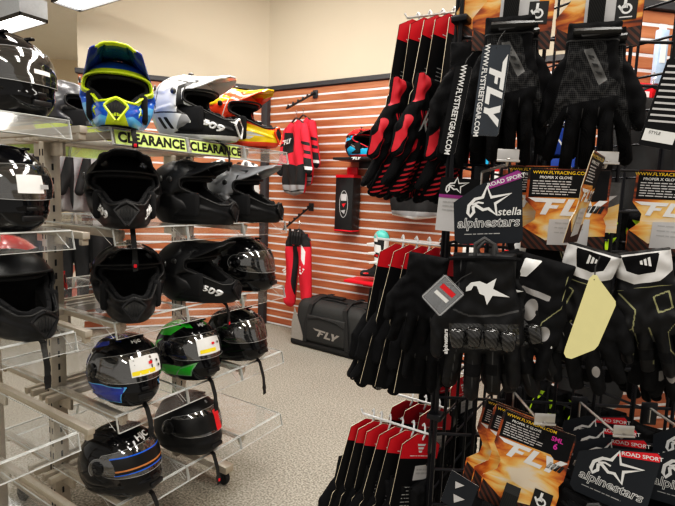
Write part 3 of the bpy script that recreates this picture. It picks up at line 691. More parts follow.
st_helmet('plain glossy black full-face helmet with a clear shield, fourth row farthest', 'gloss black', p, a, [], (), group=G1, tilt=radians(-8), strapL=.16, decals=[('HJC', 'white decal', 14, 48, .018, 0)])
p, a = pq(120, 5, 46, -1.51)
st_helmet('glossy black full-face helmet with a blue-edged label on its shield, bottom row nearest', 'gloss black', p, a, [], (), sh_mats=('clear shield', 'blue paint', 'black decal', 'copper'), sh_paints=[(1, front([(-.10, .115), (.085, .11), (.095, .165), (-.10, .175)])), (2, front([(-.10, .119), (.081, .114), (.091, .161), (-.10, .171)])), (3, front([(-.10, .128), (.085, .120), (.085, .126), (-.10, .134)]))],
    decals=[('HJC', 'white decal', 6, 40, .036, 0)], rects=[], group=G1, tilt=radians(-8), strapL=.10) if mat('copper', (.5, .2, .07), .4) else None
p, a = pq(191, 5, 44)
st_helmet('matte black full-face helmet with a red and white label on its shield, bottom row middle', 'matte black', p, a, [], (), sh_mats=('clear shield', 'black decal', 'red decal'), sh_paints=[(1, front([(-.11, .11), (.08, .108), (.08, .172), (-.11, .176)])), (2, front([(.012, .10), (.046, .10), (.046, .18), (.012, .18)]))],
    decals=[('BELL', 'grey decal', 84, -30, .020, 0), ('B', 'grey decal', 10, 42, .02, 0)], rects=[(.040, .003, 'label grey', 24, 12, 0), (.040, .003, 'label grey', 24, 9, 0), (.040, .003, 'label grey', 24, 6, 0), (.040, .003, 'label grey', 24, 3, 0)], group=G1, tilt=radians(-8), strapL=.14, red=True)
# nearer rack and far side
p, a = pq(12, 1, 34, -1.62)
st_helmet('large glossy black full-face helmet at the upper left corner, on the top row', 'gloss black', p, a, [(1, side_one([(-.12, .05), (-.02, .06), (-.01, .09), (-.11, .10)], 1))], ['grey paint'], decals=[('509', 'white decal', 60, -24, .016, 0)], rects=[(.05, .012, 'label white', 4, 4, 0)], group=G1, strapL=0)
p, a = pq(4, 2, 26, -1.58)
st_helmet('glossy black full-face helmet with white stickers in its shield, left edge on the second row', 'gloss black', p, a, [], (), rects=[(.07, .05, 'label white', 2, 7, 0), (.03, .012, 'label grey', 18, 4, 0)], decals=[('C', 'white decal', 20, 32, .026, 0), ('509', 'white decal', 46, -26, .012, 0)], group=G1, strapL=0)
p, a = pq(10, 3, 22, -1.60)
mx_helmet('large matte black helmet without a peak at the left edge, third row', 'matte black', p, a, [], [], None, None, group=G1, strapL=.15)
p, a = pq(74, 1, 70, -2.10)
mx_helmet('dark grey and lime helmet half hidden behind the upper left helmets', 'charcoal paint', p, a, [(1, side([(-.2, -.05), (.3, -.05), (.3, .06), (-.2, .075)])), (2, side([(-.2, .085), (.3, .07), (.3, .085), (-.2, .1)]))], ['lime', 'black decal'], None, None, group=G1, strapL=0, lvl=5)
p, a = pq(6, 3, 80, -2.12)
mx_helmet('red and yellow helmet on the far side of the rack, behind the matte black one', 'red paint', p, a, [(1, side([(-.2, .14), (.1, .11), (.2, .07), (.1, .14), (-.2, .18)]))], ['yellow paint'], None, None, group=G1, strapL=0, lvl=5)
# ------------------------------------------------------------------ glove tower (three wire panels standing as a triangle)
mat('grid wire', (.012, .012, .016), .35, metal=.3)
mat('peg steel', (.62, .60, .58), .3, metal=.8)
mat('glove fabric', (.006, .006, .007), .85, pattern='weave', psc=260, col2=(.011, .011, .012), bump=.3, spec=.12)
mat('glove mesh cloth', (.006, .006, .007), .8, pattern='mesh', psc=330, col2=(.055, .055, .056), bump=.6, spec=.2)
mat('glove leather', (.008, .008, .009), .5, noise=.3, scale=60, bump=.25, spec=.28)
mat('glove suede', (.013, .013, .014), .9, noise=.2, scale=90, spec=.1)
mat('glove seam', (.060, .060, .062), .6)
mat('dark badge', (.11, .11, .11), .45, noise=.3, scale=90)
mat('rubber gloss', (.02, .02, .02), .3)
mat('glove red', (.62, .012, .03), .6, noise=.1)
mat('glove white', (.62, .61, .60), .5, noise=.06)
mat('glove grey', (.33, .32, .32), .6, noise=.08)
mat('olive stitch', (.27, .27, .15), .7)
mat('neon', (.50, .78, .02), .5)
mat('carbon', (.010, .010, .010), .12, coat=.8, pattern='weave', psc=90, col2=(.035, .035, .035))
mat('card black', (.007, .007, .008), .5, noise=.05, spec=.2)
mat('card slate', (.022, .026, .033), .5, noise=.06, spec=.25)
mat('card edge', (.62, .55, .42), .6)
mat('card red', (.70, .015, .03), .4, noise=.02)
mat('card magenta', (.30, .04, .24), .4)
mat('magenta ink', (.72, .05, .42), .5)
mat('card brown', (.10, .03, .015), .5, pattern='weave', psc=55, col2=(.015, .008, .006))
mat('paper grey', (.55, .54, .54), .55, noise=.03)
mat('tag yellow', (.80, .74, .36), .5, noise=.02)
mat('glossy dark tag', (.02, .028, .04), .08, coat=.8, noise=.4, scale=18)
mat('white plastic', (.75, .75, .75), .3)
clear_mat('clear tag', (.72, .74, .76), .4, (.6, .62, .66), .10)
fire_mat('fire'); fire_mat('fire2', 3.1)
PA, W = cf(.208, .925), .61
PB_ = PA + Vector((cos(az(92)), sin(az(92)), 0)) * W; PC_ = PA + Vector((cos(az(32)), sin(az(32)), 0)) * W
tower = thing('glove_display_tower', 'black wire grid tower with three panels, hung all over with gloves', 'display stand', (PA.x, PA.y, 0))
def grid_panel(p, q, name='grid_panel'):
    d = (q - p).normalized(); b = MB(); m = MATS['grid wire']; P = p - PA; z0, z1 = .10, 1.96
    L = (q - p).length; n = 8
    for i in range(n + 1):
        o = P + d * (L * i / n); b.tube([(o.x, o.y, z0), (o.x, o.y, z1)], .0035 if 0 < i < n else .0042, m, 6)
    nrm = Vector((-d.y, d.x, 0)) * .005; k = 0; z = 1.443 - .0762 * 17
    while z < z1:
        a = P + nrm; c = P + d * L + nrm; b.tube([(a.x, a.y, z), (c.x, c.y, z)], .003, m, 6); z += .0762
    o = b.build(name, tower); return o
grid_panel(PA, PB_); grid_panel(PA + Vector((-.012, .012, 0)), PC_); grid_panel(PC_, PB_)
for p in (PA, PB_, PC_):
    q = p - PA
    for z in (.3, .95, 1.7): b = MB(); b.box((q.x, q.y, z), (.03, .03, .012), MATS['grid wire'], .003); b.build('corner_clip', tower)
    b = MB(); b.lathe([(0, 0), (.018, 0), (.018, .006), (.006, .012), (.006, .10), (0, .10)], MATS['grid wire'], T(q.x, q.y, 0), 12); b.build('levelling_foot', tower)
GP = 'display pegs on the glove tower'
def peg(pos, heading, L=.14, plate=True, m='peg steel', label='', plate_name=True):
    """straight peg leaving the grid at pos towards heading"""
    r = thing('display_peg', label, 'hook', pos, heading, GP); b = MB()
    b.tube([(0, 0, -.03), (0, 0, .0), (.004, 0, .0), (L, 0, .004), (L + .006, 0, .014)], .0026, MATS[m], 7); b.build('wire', r)
    h = MB(); h.box((-.002, 0, -.012), (.006, .03, .045), MATS['grid wire'], .002); h.build('bracket', r)
    if plate:
        q = MB(); q.box((L + .004, 0, .018), (.002, .034, .020), MATS['peg steel'], .001); q.box((L + .006, 0, .010), (.003, .036, .004), MATS['peg steel'], .001); q.build('label_plate', r)
    return r
# ---- logos
def fly_logo(b, m, M, w):
    k = w / 4.0
    Fp = [(0, 0), (.38, 0), (.56, .40), (1.02, .40), (1.12, .60), (.64, .60), (.70, .75), (1.40, .75), (1.52, 1), (-.85, 1), (-.35, .75), (.32, .75)]
    Lp = [(1.22, 0), (2.35, 0), (2.46, .26), (1.72, .26), (2.05, 1), (1.66, 1)]
    Yp = [(2.62, 0), (3.0, 0), (3.12, .28), (3.95, 1), (3.45, 1), (3.08, .62), (2.95, 1), (2.50, 1), (2.72, .30)]
    for p in (Fp, Lp, Yp): b.flat([((x - 1.55) * k, (y - .5) * k * 1.1) for x, y in p], m, M)
def fly_mark(b, m, M, w):
    for s in (0, .36, .72): b.flat([((x) * w, (y - s) * w) for x, y in [(-.5 + s * .35, .5), (.5 - s * .35, .5), (.42 - s * .35, .26), (-.42 + s * .35, .26)]], m, M)
STAR = [(-.50, -.20), (-.47, .00), (-.30, .17), (-.10, .21), (.02, .50), (.12, .20), (.62, .27), (.22, .03), (.25, -.28), (.04, -.10), (-.10, -.13), (-.28, .0), (-.36, -.04), (-.34, -.18), (-.44, -.30)]
def star_logo(b, m, M, w, fill=False):
    P = [(x * w, y * w) for x, y in STAR]
    if fill: b.flat(P, m, M)
    else: b.line(P, w * .085, m, M, closed=True); b.line([(-.38 * w, .02 * w), (-.22 * w, .08 * w), (-.08 * w, .05 * w)], w * .05, m, M)
def lines(b, m, M, x0, x1, z, n, dz, h, seed=1):
    rr = random.Random(seed)
    for i in range(n):
        e = x0 + (x1 - x0) * rr.uniform(.75, 1); y = z - i * dz; x = x0
        while x < e:
            q = min(e, x + rr.uniform(.004, .012)); b.flat([(x, y), (q, y), (q, y + h), (x, y + h)], m, M); x = q + .0015
def hand_icon(b, M, s):
    b.flat([(-.5 * s, -.6 * s), (.5 * s, -.6 * s), (.5 * s, .6 * s), (-.5 * s, .6 * s)], MATS['black decal'], M)
    N = M @ T(0, 0, .0004); w = MATS['white decal']
    b.line([(.22 * s * cos(t), -.05 * s + .22 * s * sin(t)) for t in [i * 2 * pi / 14 for i in range(14)]], .10 * s, w, N, closed=True)
    b.flat([(-.16 * s, -.02 * s), (-.02 * s, .0), (.0, .5 * s), (-.14 * s, .5 * s)], w, N); b.flat([(-.42 * s, .10 * s), (-.34 * s, .18 * s), (-.15 * s, -.10 * s), (-.22 * s, -.2 * s)], w, N)
    b.flat([(.0, -.02 * s), (.05 * s, -.02 * s), (.05 * s, .16 * s), (.0, .16 * s)], w, N); b.flat([(-.3 * s, -.5 * s), (.3 * s, -.5 * s), (.3 * s, -.44 * s), (-.3 * s, -.44 * s)], w, N)
# ---- cards (origin = peg hole, face towards -Y)
def card_fire(root, w=.115, h=.15, full=True, fm='fire', icon=True, plate=True, tags=False):
    b = MB(); k = w / 2
    P = [(-k, .010), (-k * .93, .018), (k * .96, .018), (k, .012), (k, -h * .42), (k * .92, -h * .50), (k, -h * .60), (k, -h), (-k, -h), (-k * 1.05, -h * .72), (-k * .72, -h * .58), (-k * .70, -h * .46), (-k, -h * .30)]
    b.prism(P, .0012, MATS[fm], FRONT, edge=MATS['card edge'])
    N = FRONT @ T(0, 0, .0005)
    b.flat([(-k * .93, .016), (k * .95, .016), (k * .95, -.030), (k * .62, -.034), (k * .5, -.028), (-k * .93, -.030)], MATS['card black'], N)
    N2 = FRONT @ T(0, 0, .0009)
    b.text('WWW.FLYRACING.COM', .0075, MATS['yellow paint'], N2 @ T(-k * .2, .011, 0), bold=.01)
    b.text('PROPER X GLOVE', .0062, MATS['white decal'], N2 @ T(-k * .3, .003, 0), bold=.02)
    lines(b, MATS['paper grey'], N2, -k * .85, k * .3, -.004, 6, .0042, .0018, 3)
    fly_logo(b, MATS['white decal'], N2 @ T(k * .02, -.045, 0) @ RZ(0), w * .80)
    for s in range(4): b.flat([(k * (.55 + .1 * s), -.040), (k * (.63 + .1 * s), -.040), (k * (.55 + .1 * s), -.052), (k * (.47 + .1 * s), -.052)], MATS['black decal'], N2)
    if plate:
        b.flat([(-k * .35, -.066), (k * .62, -.062), (k * .62, min(-.105, .040 - h)), (-k * .35, min(-.109, .036 - h))], MATS['paper grey'], N2)
        lines(b, MATS['label grey'], FRONT @ T(0, 0, .0012), -k * .2, k * .5, -.072, 3, .008, .0018, 5)
    b.flat([(-k, -h), (k, -h), (k, -h + .030), (k * .4, -h + .026), (-k * .4, -h + .016), (-k, -h + .036)], MATS['card brown'], FRONT @ T(0, 0, .0004))
    if icon: hand_icon(b, FRONT @ T(k * .62, -h + (.058 if h > .16 else .040), .0013), .030)
    if tags:
        b.prism([(k * .25, .004), (k * .8, .008), (k * .9, -.016), (k * .5, -.026), (k * .2, -.014)], .0006, MATS['card black'], FRONT @ T(0, 0, .002))
        b.text('SML', .011, MATS['magenta ink'], FRONT @ T(k * .55, .0, .0026), bold=.03); b.text('6', .014, MATS['magenta ink'], FRONT @ T(k * .55, -.012, .0026), bold=.03)
    return b.build('header_card', root, smooth=False)
def card_star(root, w=.105, h=.095, stripe='card magenta', word='stella', txt='ROAD SPORT'):
    b = MB(); k = w / 2
    b.prism([(-k, -.028), (-k * .3, -.004), (k * .86, .018), (k, .014), (k, -h + .006), (k * .9, -h), (-k * .85, -h), (-k, -h + .008)], .0014, MATS['card slate'], FRONT, edge=MATS['card black'])
    N = FRONT @ T(0, 0, .0006)
    b.flat([(-k * .1, -.012), (k * .1, .001), (k * .88, .0168), (k * .98, .013), (k * .98, .004)], MATS[stripe], N)
    A = RZ(14)
    b.text(txt, .0085, MATS['white decal'], N @ T(k * .55, .003, .0004) @ A, bold=.02, sx=1.1)
    star_logo(b, MATS['white decal'], N @ T(-k * .02, -.028 - .006, .0004), w * .56)
    if word: b.text(word, .017, MATS['label white'], N @ T(k * .62, -.046, .0004), bold=.01, shear=.2)
    b.text('alpinestars', .0215, MATS['white decal'], N @ T(.0, -.062, .0003), bold=.03, shear=.15, sx=1.02)
    b.text('alpinestars', .0215, MATS['card slate'], N @ T(.0, -.062, .0007), bold=-.012, shear=.15, sx=1.02)
    lines(b, MATS['label grey'], N, -k * .7, k * .6, -.080, 1, .004, .0015, 8)
    return b.build('header_card', root, smooth=False)
def card_slim(root, w=.085, h=.24, label=True):
    b = MB(); k = w / 2
    P = [(-k * .35, .030), (k * .35, .030), (k, .008), (k, -h * .5), (k * .86, -h * .55), (k, -h * .6), (k, -h), (-k, -h), (-k, -h * .6), (-k * .86, -h * .55), (-k, -h * .5), (-k, .008)]
    b.prism(P, .002, MATS['card black'], FRONT, edge=MATS['card edge']); N = FRONT @ T(0, 0, .0005)
    b.flat([(-k * .35, .0295), (k * .35, .0295), (k * .98, .0075), (k * .98, -.022), (-k * .98, -.022), (-k * .98, .0075)], MATS['card red'], N)
    fly_mark(b, MATS['white decal'], N @ T(0, .0, .0005), .020); lines(b, MATS['white decal'], N @ T(0, 0, .0005), -k * .5, k * .5, -.017, 1, .01, .002, 2)
    if label:
        b.flat([(-k * .1, -.038), (k * .85, -.034), (k * .85, -.066), (-k * .1, -.070)], MATS['paper grey'], N); lines(b, MATS['label grey'], N @ T(0, 0, .0004), 0, k * .75, -.048, 2, .008, .004, 4)
    lines(b, MATS['label grey'], N, -k * .5, k * .6, -.085, 7, .008, .002, 6)
    h2 = MB(); h2.tube([(0, 0, .018), (0, -.004, .03), (0, 0, .045), (0, .006, .05), (0, .010, .044)], .0022, MATS['white plastic'], 6); h2.build('hanger_loop', root)
    return b.build('header_card', root, smooth=False)
# ---- gloves
FING = [((-.036, -.120), (-.047, -.190), .0125, .0105), ((-.012, -.122), (-.016, -.205), .0128, .0108), ((.0135, -.122), (.015, -.200), .0125, .0105), ((.037, -.116), (.043, -.178), .0115, .0095)]
def gshape(x, z):
    f = sdf_poly([(-.039, .004), (.039, .004), (.038, -.04), (.050, -.075), (.051, -.118), (.03, -.132), (-.03, -.135), (-.049, -.122), (-.052, -.080), (-.038, -.045)], x, z) + .003
    for a, b, ra, rb in FING: f = np.maximum(f, cap(x, z, a, b, ra, rb))
    f = smax(f, cap(x, z, (-.038, -.062), (-.060, -.100), .016, .014), .008); f = smax(f, cap(x, z, (-.060, -.100), (-.064, -.140), .0135, .0105), .004)
    return f
def wr(x, z):                                     # soft folds
    return .0012 * np.sin(z * 210 + 18 * x + 2 * np.sin(x * 90)) + .0010 * np.sin(x * 260 + z * 60)
def finger(i, k=.55):
    a, b, ra, rb = FING[i]; return lambda x, z: cap(x, z, a, b, ra * k, rb * k)
def stripes(i, n=4, w=.0035, dz=.010, top=-.15):
    a, b, ra, rb = FING[i]
    def f(x, z):
        u = z - .6 * (x - a[0]); q = np.full(x.shape, -1.)
        for k in range(n): q = np.maximum(q, w / 2 - np.abs(u - (top - k * dz)))
        return np.minimum(q, cap(x, z, a, b, ra * .95, rb * .95))
    return f
def ln(pts, w=.0022): return lambda x, z: sdf_line(pts, w, x, z)
def pl(pts): return lambda x, z: sdf_poly(pts, x, z)
def ov(cx, cz, rx, rz): return lambda x, z: (1 - np.hypot((x - cx) / rx, (z - cz) / rz)) * min(rx, rz)
def gbend(x, z): q = np.clip((-z - .105) / .1, 0, 2); return .028 * q * q + .010 * q * np.sin(x * 120) + .35 * np.clip(-x - .045, 0, 1)
def knuck(x, z):
    g = wr(x, z)
    for kx in (-.034, -.012, .011, .033): g = g + .006 * np.exp(-(((x - kx) / .009) ** 2 + ((z + .108) / .013) ** 2))
    return g
GST = {
 'mesh': (['glove mesh cloth', 'glove fabric', 'dark badge', 'glove seam', 'glove suede'], [(1, pl([(-.03, -.118), (.06, -.10), (.06, -.25), (-.1, -.25)])), (1, pl([(-.10, .01), (-.036, .01), (-.036, -.06), (-.048, -.13), (-.1, -.2)])), (1, pl([(.012, .01), (.06, .01), (.06, -.09), (.034, -.075)])), (4, pl([(-.05, .01), (.05, .01), (.05, -.022), (-.05, -.022)])),
          (2, pl([(-.012, -.036), (.002, -.033), (.032, -.080), (.020, -.088)])), (3, ln([(-.024, -.12), (-.028, -.20)])), (3, ln([(.0005, -.122), (-.001, -.2)])), (3, ln([(.026, -.12), (.030, -.19)])), (3, ln([(-.05, -.022), (.05, -.022)]))], wr),
 'carbon': (['glove leather', 'glove fabric', 'white decal', 'glove seam', 'glove suede', 'carbon'], [(1, pl([(-.05, .01), (-.02, .01), (-.026, -.03), (-.05, -.05)])), (3, ln([(-.04, -.072), (-.018, -.080), (.018, -.078), (.045, -.070)], .003)), (5, pl([(-.046, -.092), (.046, -.088), (.048, -.118), (.02, -.128), (-.044, -.125)])), (3, ln([(-.036, -.13), (-.045, -.19)], .002)),
            (3, ln([(-.012, -.13), (-.015, -.2)], .002)), (3, ln([(.0135, -.13), (.014, -.2)], .002)), (4, pl([(-.03, -.15), (.02, -.15), (.02, -.17), (-.03, -.17)])), (3, ln([(-.03, .0), (-.034, -.05)], .0016))], knuck),
 'armor': (['glove leather', 'glove white', 'glove fabric', 'olive stitch', 'glove suede', 'glove grey'], [(1, pl([(-.044, .003), (.044, .003), (.040, -.034), (.016, -.047), (-.02, -.045), (-.040, -.030)])), (2, pl([(-.026, .001), (.028, .0), (.024, -.024), (.008, -.032), (-.016, -.030)])),
           (3, ln([(-.042, -.052), (.042, -.055)], .002)), (3, ln([(-.03, -.062), (-.032, -.09), (-.012, -.096), (-.008, -.07), (-.03, -.062)], .0028)), (3, ln([(.04, -.06), (.02, -.09), (.028, -.12), (.04, -.125)], .0028)), (3, ln([(-.045, -.10), (-.02, -.13), (-.02, -.16), (-.032, -.185)], .0022)),
           (3, ln([(.005, -.12), (.0, -.15), (.006, -.19)], .0028)), (3, ln([(.028, -.12), (.024, -.15), (.034, -.17)], .0022)), (4, pl([(-.02, -.165), (.03, -.160), (.03, -.18), (-.02, -.185)]))], knuck),
 'palm': (['glove suede', 'glove grey', 'glove fabric', 'olive stitch', 'white decal'], [(1, ov(.0, -.075, .010, .018)), (1, ov(-.028, -.100, .010, .010)), (1, ov(.028, -.105, .009, .012)), (1, pl([(-.022, -.042), (.022, -.046), (.021, -.055), (-.023, -.051)])), (1, ov(-.016, -.168, .006, .010)), (3, ln([(.035, -.01), (.040, -.06), (.02, -.09), (.03, -.12)], .002)), (4, pl([(-.03, .0), (-.005, .002), (-.02, -.028), (-.032, -.03)]))], wr),
 'red': (['glove fabric', 'glove red', 'white decal', 'glove suede'], [(1, pl([(-.044, .004), (-.006, .004), (-.028, -.04), (-.048, -.05)])), (1, ln([(-.030, -.062), (-.022, -.085)], .004)), (1, ln([(-.020, -.060), (-.012, -.083)], .004)), (1, ln([(-.010, -.058), (-.002, -.081)], .004)), (1, ln([(-.058, -.080), (-.078, -.14)], .012)), (1, ln([(-.055, -.115), (-.064, -.19)], .010)), (1, ln([(-.026, -.115), (-.034, -.19), (-.036, -.22)], .009)), (1, stripes(1, 6, .004)), (1, stripes(2, 6, .004)), (1, ln([(.052, -.06), (.054, -.12), (.058, -.18)], .010)), (1, ln([(-.001, -.12), (.0, -.205)], .004)), (1, stripes(3, 5, .004, top=-.14))], wr),
 'plain': (['glove fabric', 'glove suede', 'glove seam', 'dark badge'], [(1, pl([(-.05, .01), (.05, .01), (.05, -.03), (-.05, -.03)])), (2, ln([(-.024, -.12), (-.028, -.20)])), (2, ln([(.0005, -.122), (-.001, -.2)])), (2, ln([(.026, -.12), (.030, -.19)]))], wr),
 'dotted': (['glove fabric', 'glove suede', 'glove grip dots'], [(2, finger(0, .8)), (2, finger(1, .8)), (2, finger(2, .8))], wr),
 'neon': (['glove fabric', 'neon', 'glove suede'], [(1, pl([(-.04, -.02), (-.01, -.01), (-.03, -.045)])), (1, pl([(.0, -.03), (.03, -.02), (.012, -.055)])), (1, pl([(.004, -.07), (.034, -.055), (.012, -.1)])), (1, stripes(0, 3, .006)), (1, stripes(2, 3, .006)), (1, ln([(-.046, -.02), (-.052, -.11)], .007))], wr),
}
mat('glove grip dots', (.02, .02, .02), .7, pattern='mesh', psc=240, col2=(.22, .22, .22))
_gm = {}
def glove(style, parent, M, mirror=False, step=.0024):
    k = (style, mirror)
    if k not in _gm:
        ms, pa, rel = GST[style]; b = pillow(gshape, (-.092, .060, -.222, .008), [MATS[m] for m in ms], pa, T0=.013, W0=.015, step=step, relief=rel, bend=gbend)
        if mirror: b.v = [(-x, y, z) for x, y, z in b.v]; b.f = [f[::-1] for f in b.f]
        o = b.build('glove', parent, angle=70); _gm[k] = o.data
    else:
        o = bpy.data.objects.new('glove', _gm[k]); COL.objects.link(o); o.parent = parent
    o.matrix_local = M; sg = -1 if mirror else 1
    def sub(name, fn, sm=True):
        b = MB(); fn(b); return b.build(name, o, smooth=sm)
    if style == 'carbon':
        def kg(b):
            for i, kx in enumerate((-.034, -.012, .011, .033)):
                V, Fs = bev_box(.019, .016, .030, .0075, 3); b.add([(x * (1 + .2 * (zz > 0)) + kx * sg, y - .017, zz - .107 - .003 * abs(i - 1.5)) for x, y, zz in V], Fs, MATS['carbon'])
        sub('knuckle_guard', kg)
        sub('printed_star', lambda b: star_logo(b, MATS['white decal'], T(.002, -.0168, -.045) @ FRONT @ RZ(-34), .048, True), False)
        sub('printed_name', lambda b: b.text('alpinestars', .0085, MATS['white decal'], T(-.050 * sg, -.0146, -.118) @ FRONT @ RZ(90), bold=.03), False)
        def cs(b):
            b.tube([(-.046, .0, -.002), (-.040, -.012, .0), (0, -.017, .002), (.040, -.012, .0), (.046, .0, -.002)], .0032, MATS['glove suede'], 6)
            b.tube([(-.012, -.012, .0), (-.012, -.014, .02), (.0, -.014, .028), (.012, -.014, .02), (.012, -.012, .0)], .003, MATS['glove seam'], 6)
        sub('cuff_edge', cs)
    if style == 'mesh':
        def tp(b):
            b.tube([(-.030, -.017, -.012), (.010, -.020, -.014), (.040, -.015, -.012)], [.010, .012, .009], MATS['rubber gloss'], 10, flat=.6)
            b.tube([(-.020, -.024, -.012), (.006, -.027, -.013), (.010, -.027, -.018), (-.016, -.024, -.019), (-.020, -.024, -.012)], .0018, MATS['glove seam'], 6)
        sub('cuff_guard', tp); sub('badge_emboss', lambda b: [b.flat([(-.004 + .0075 * q, -.044 - .012 * q), (.006 + .0075 * q, -.046 - .012 * q), (.008 + .0075 * q, -.050 - .012 * q), (.0 + .0075 * q, -.048 - .012 * q)], MATS['black decal'], T(0, -.0158, 0) @ FRONT) for q in range(3)], False)
    if style == 'armor':
        sub('cuff_print', lambda b: fly_mark(b, MATS['white decal'], T(.004, -.0158, -.012) @ FRONT @ RZ(90 * sg), .016), False)
    if style in ('red',): sub('back_print', lambda b: (fly_logo(b, MATS['white decal'], T(.002 * sg, -.0155, -.06) @ FRONT @ RZ(62), .085)), False)
    return o
def pull_tab(root, x, z, L=.03, y=-.02, w=.024):
    b = MB(); b.ribbon([(x, y + .014, z), (x, y - .004, z + L), (x, y, z + L + .012), (x, y + .008, z + L), (x, y + .020, z)], w, .003, (1, 0, 0), MATS['webbing']); b.build('pull_tab', root)
def facing(p, turn=0.): return atan2(-p[1], -p[0]) + pi / 2 + radians(turn)
GG = 'gloves hung on the wire tower'
def pair(label, px, py, d, style, card=None, turn=0., tilt=0., drop=.085, gx=.0, spread=.012, cardkw={}, back=None, rxx=0., gturn=0., heading=None, pos=None, gtilt=(4, -6), tab=False, group=GG, dz2=-.006, behind=False, sc=1., sx=1.):
    P = at_d(px, py, d) if pos is None else pos; rz = facing(P, turn) if heading is None else heading
    r = thing('glove_pair', label, 'gloves', P, rz, group, ry=radians(tilt), rx=radians(rxx))
    if card: card(r, **cardkw)
    s = 1 if not behind else -1; y0 = -.020 * s
    S = Matrix.Diagonal((sc * sx, sc, sc, 1))
    glove(style, r, T(gx - spread, y0, -drop) @ RZ(gturn) @ RY(gtilt[0]) @ S, False)
    glove(back or style, r, T(gx + spread, y0 + .026 * s, -drop + dz2) @ RZ(gturn) @ RY(gtilt[1]) @ S, True)
    if tab: pull_tab(r, gx - spread, -drop, .045, y0 - .008)
    return r
FH = az(92) - pi / 2 - 0                                   # heading the front pegs point (towards the camera side)
FH = az(182)
def on_front(px, py):                                      # point of the front panel behind a pixel
    r = ray(px, py); n = Vector((cos(FH), sin(FH), 0)); t = (PA - CAM).dot(n) / r.dot(n); return CAM + r * t
PEG = {}
for k, (px, py, lab) in {'a1': (520, -30, 'peg at the top of the tower, left, holding mesh-backed gloves'), 'a2': (600, -30, 'peg at the top of the tower, right, holding mesh-backed gloves'), 'b1': (482, 172, 'silver-plated peg holding the purple-striped slate card'), 'b2': (564, 174, 'silver-plated peg above the flame card in the middle'), 'b3': (660, 180, 'silver-plated peg above the flame card at the right edge'),
                         'c1': (514, 392, 'lower peg holding the flame cards'), 'c2': (580, 402, 'lower peg holding the slate cards with red stripes'), 'c3': (650, 408, 'lower peg at the right edge')}.items():
    peg(on_front(px, py), FH, .15, k != 'a1', label=lab)
# top row
card8 = lambda r, **k: card_fire(r, **k)
pair('mesh-backed black gloves with grey badge and hooked pull loop, top row left', 523, -72, .80, 'mesh', card8, tilt=2, drop=.152, cardkw=dict(w=.125, h=.192, plate=True), tab=True, gtilt=(-2, -7), spread=.004, sc=1.05, sx=.88)
pair('black gloves hanging behind the shiny web-address tag, top row far left', 488, -70, .86, 'plain', card8, tilt=-3, drop=.20, cardkw=dict(w=.10, h=.185, fm='fire2', icon=False, plate=False), gtilt=(3, 6), gx=-.012, spread=.008)
pair('mesh-backed black gloves with a moulded rubber cuff bar, top row right', 609, -72, .77, 'mesh', card8, tilt=1, drop=.155, cardkw=dict(w=.122, h=.182, plate=True, icon=True), tab=True, gtilt=(2, -5), spread=.004, sc=1.05, sx=.88)
def stag(name, label, P, rz, tilt, w, h, m, draw, cat='hang tag', pts=None, rxx=0.):
    r = thing(name, label, cat, P, rz, 'loose tags on the gloves', ry=radians(tilt), rx=radians(rxx)); b = MB()
    b.prism(pts or [(-w / 2 + .003, 0), (w / 2 - .003, 0), (w / 2, -.003), (w / 2, -h + .003), (w / 2 - .003, -h), (-w / 2 + .003, -h), (-w / 2, -h + .003), (-w / 2, -.003)], .0010, MATS[m], FRONT, edge=MATS['label grey'] if m != 'tag yellow' else None); b.build('tag_sheet', r, smooth=False)
    if draw: q = MB(); draw(q, FRONT @ T(0, 0, .0006)); q.build('printed_text', r, smooth=False)
    l = MB(); l.tube([(0, 0, -.004), (0, .010, .012), (.004, .02, .025)], .0009, MATS['webbing'], 5); l.build('string', r); return r
P = at_d(497, 45, .70)
stag('hang_tag', 'shiny dark hang tag with web address, in front of the upper left gloves', P, facing(P, -12), 4, .040, .128, 'glossy dark tag', lambda b, N: (b.text('WWW.FLYSTREETGEAR.COM', .0105, MATS['white decal'], N @ T(-.013, -.064, 0) @ RZ(-90), bold=.02, sx=.95), fly_logo(b, MATS['white decal'], N @ T(.006, -.064, 0) @ RZ(-90), .085)))
P = at_d(464, 66, .74)
stag('hang_tag', 'narrow black hang tag with vertical web address beside the red gloves', P, facing(P, -15), 8, .026, .132, 'card black', lambda b, N: b.text('WWW.FLYSTREETGEAR.COM', .0125, MATS['white decal'], N @ T(0, -.066, 0) @ RZ(-90), bold=.02, sx=.82))
P = at_d(687, 60, .72)
stag('hang_tag', 'striped black and white package card with a white sticker at the right edge', P, facing(P, 8), 12, .050, .130, 'card black', lambda b, N: ([b.flat([(-.022, -.01 - .009 * i), (.022, -.006 - .009 * i), (.022, -.009 - .009 * i), (-.022, -.013 - .009 * i)], MATS['paper grey'], N) for i in range(10)], b.flat([(-.022, -.104), (.02, -.104), (.02, -.122), (-.022, -.122)], MATS['label white'], N @ T(0, 0, .0002)), b.text('STYLE', .006, MATS['black decal'], N @ T(-.008, -.109, .0005))))
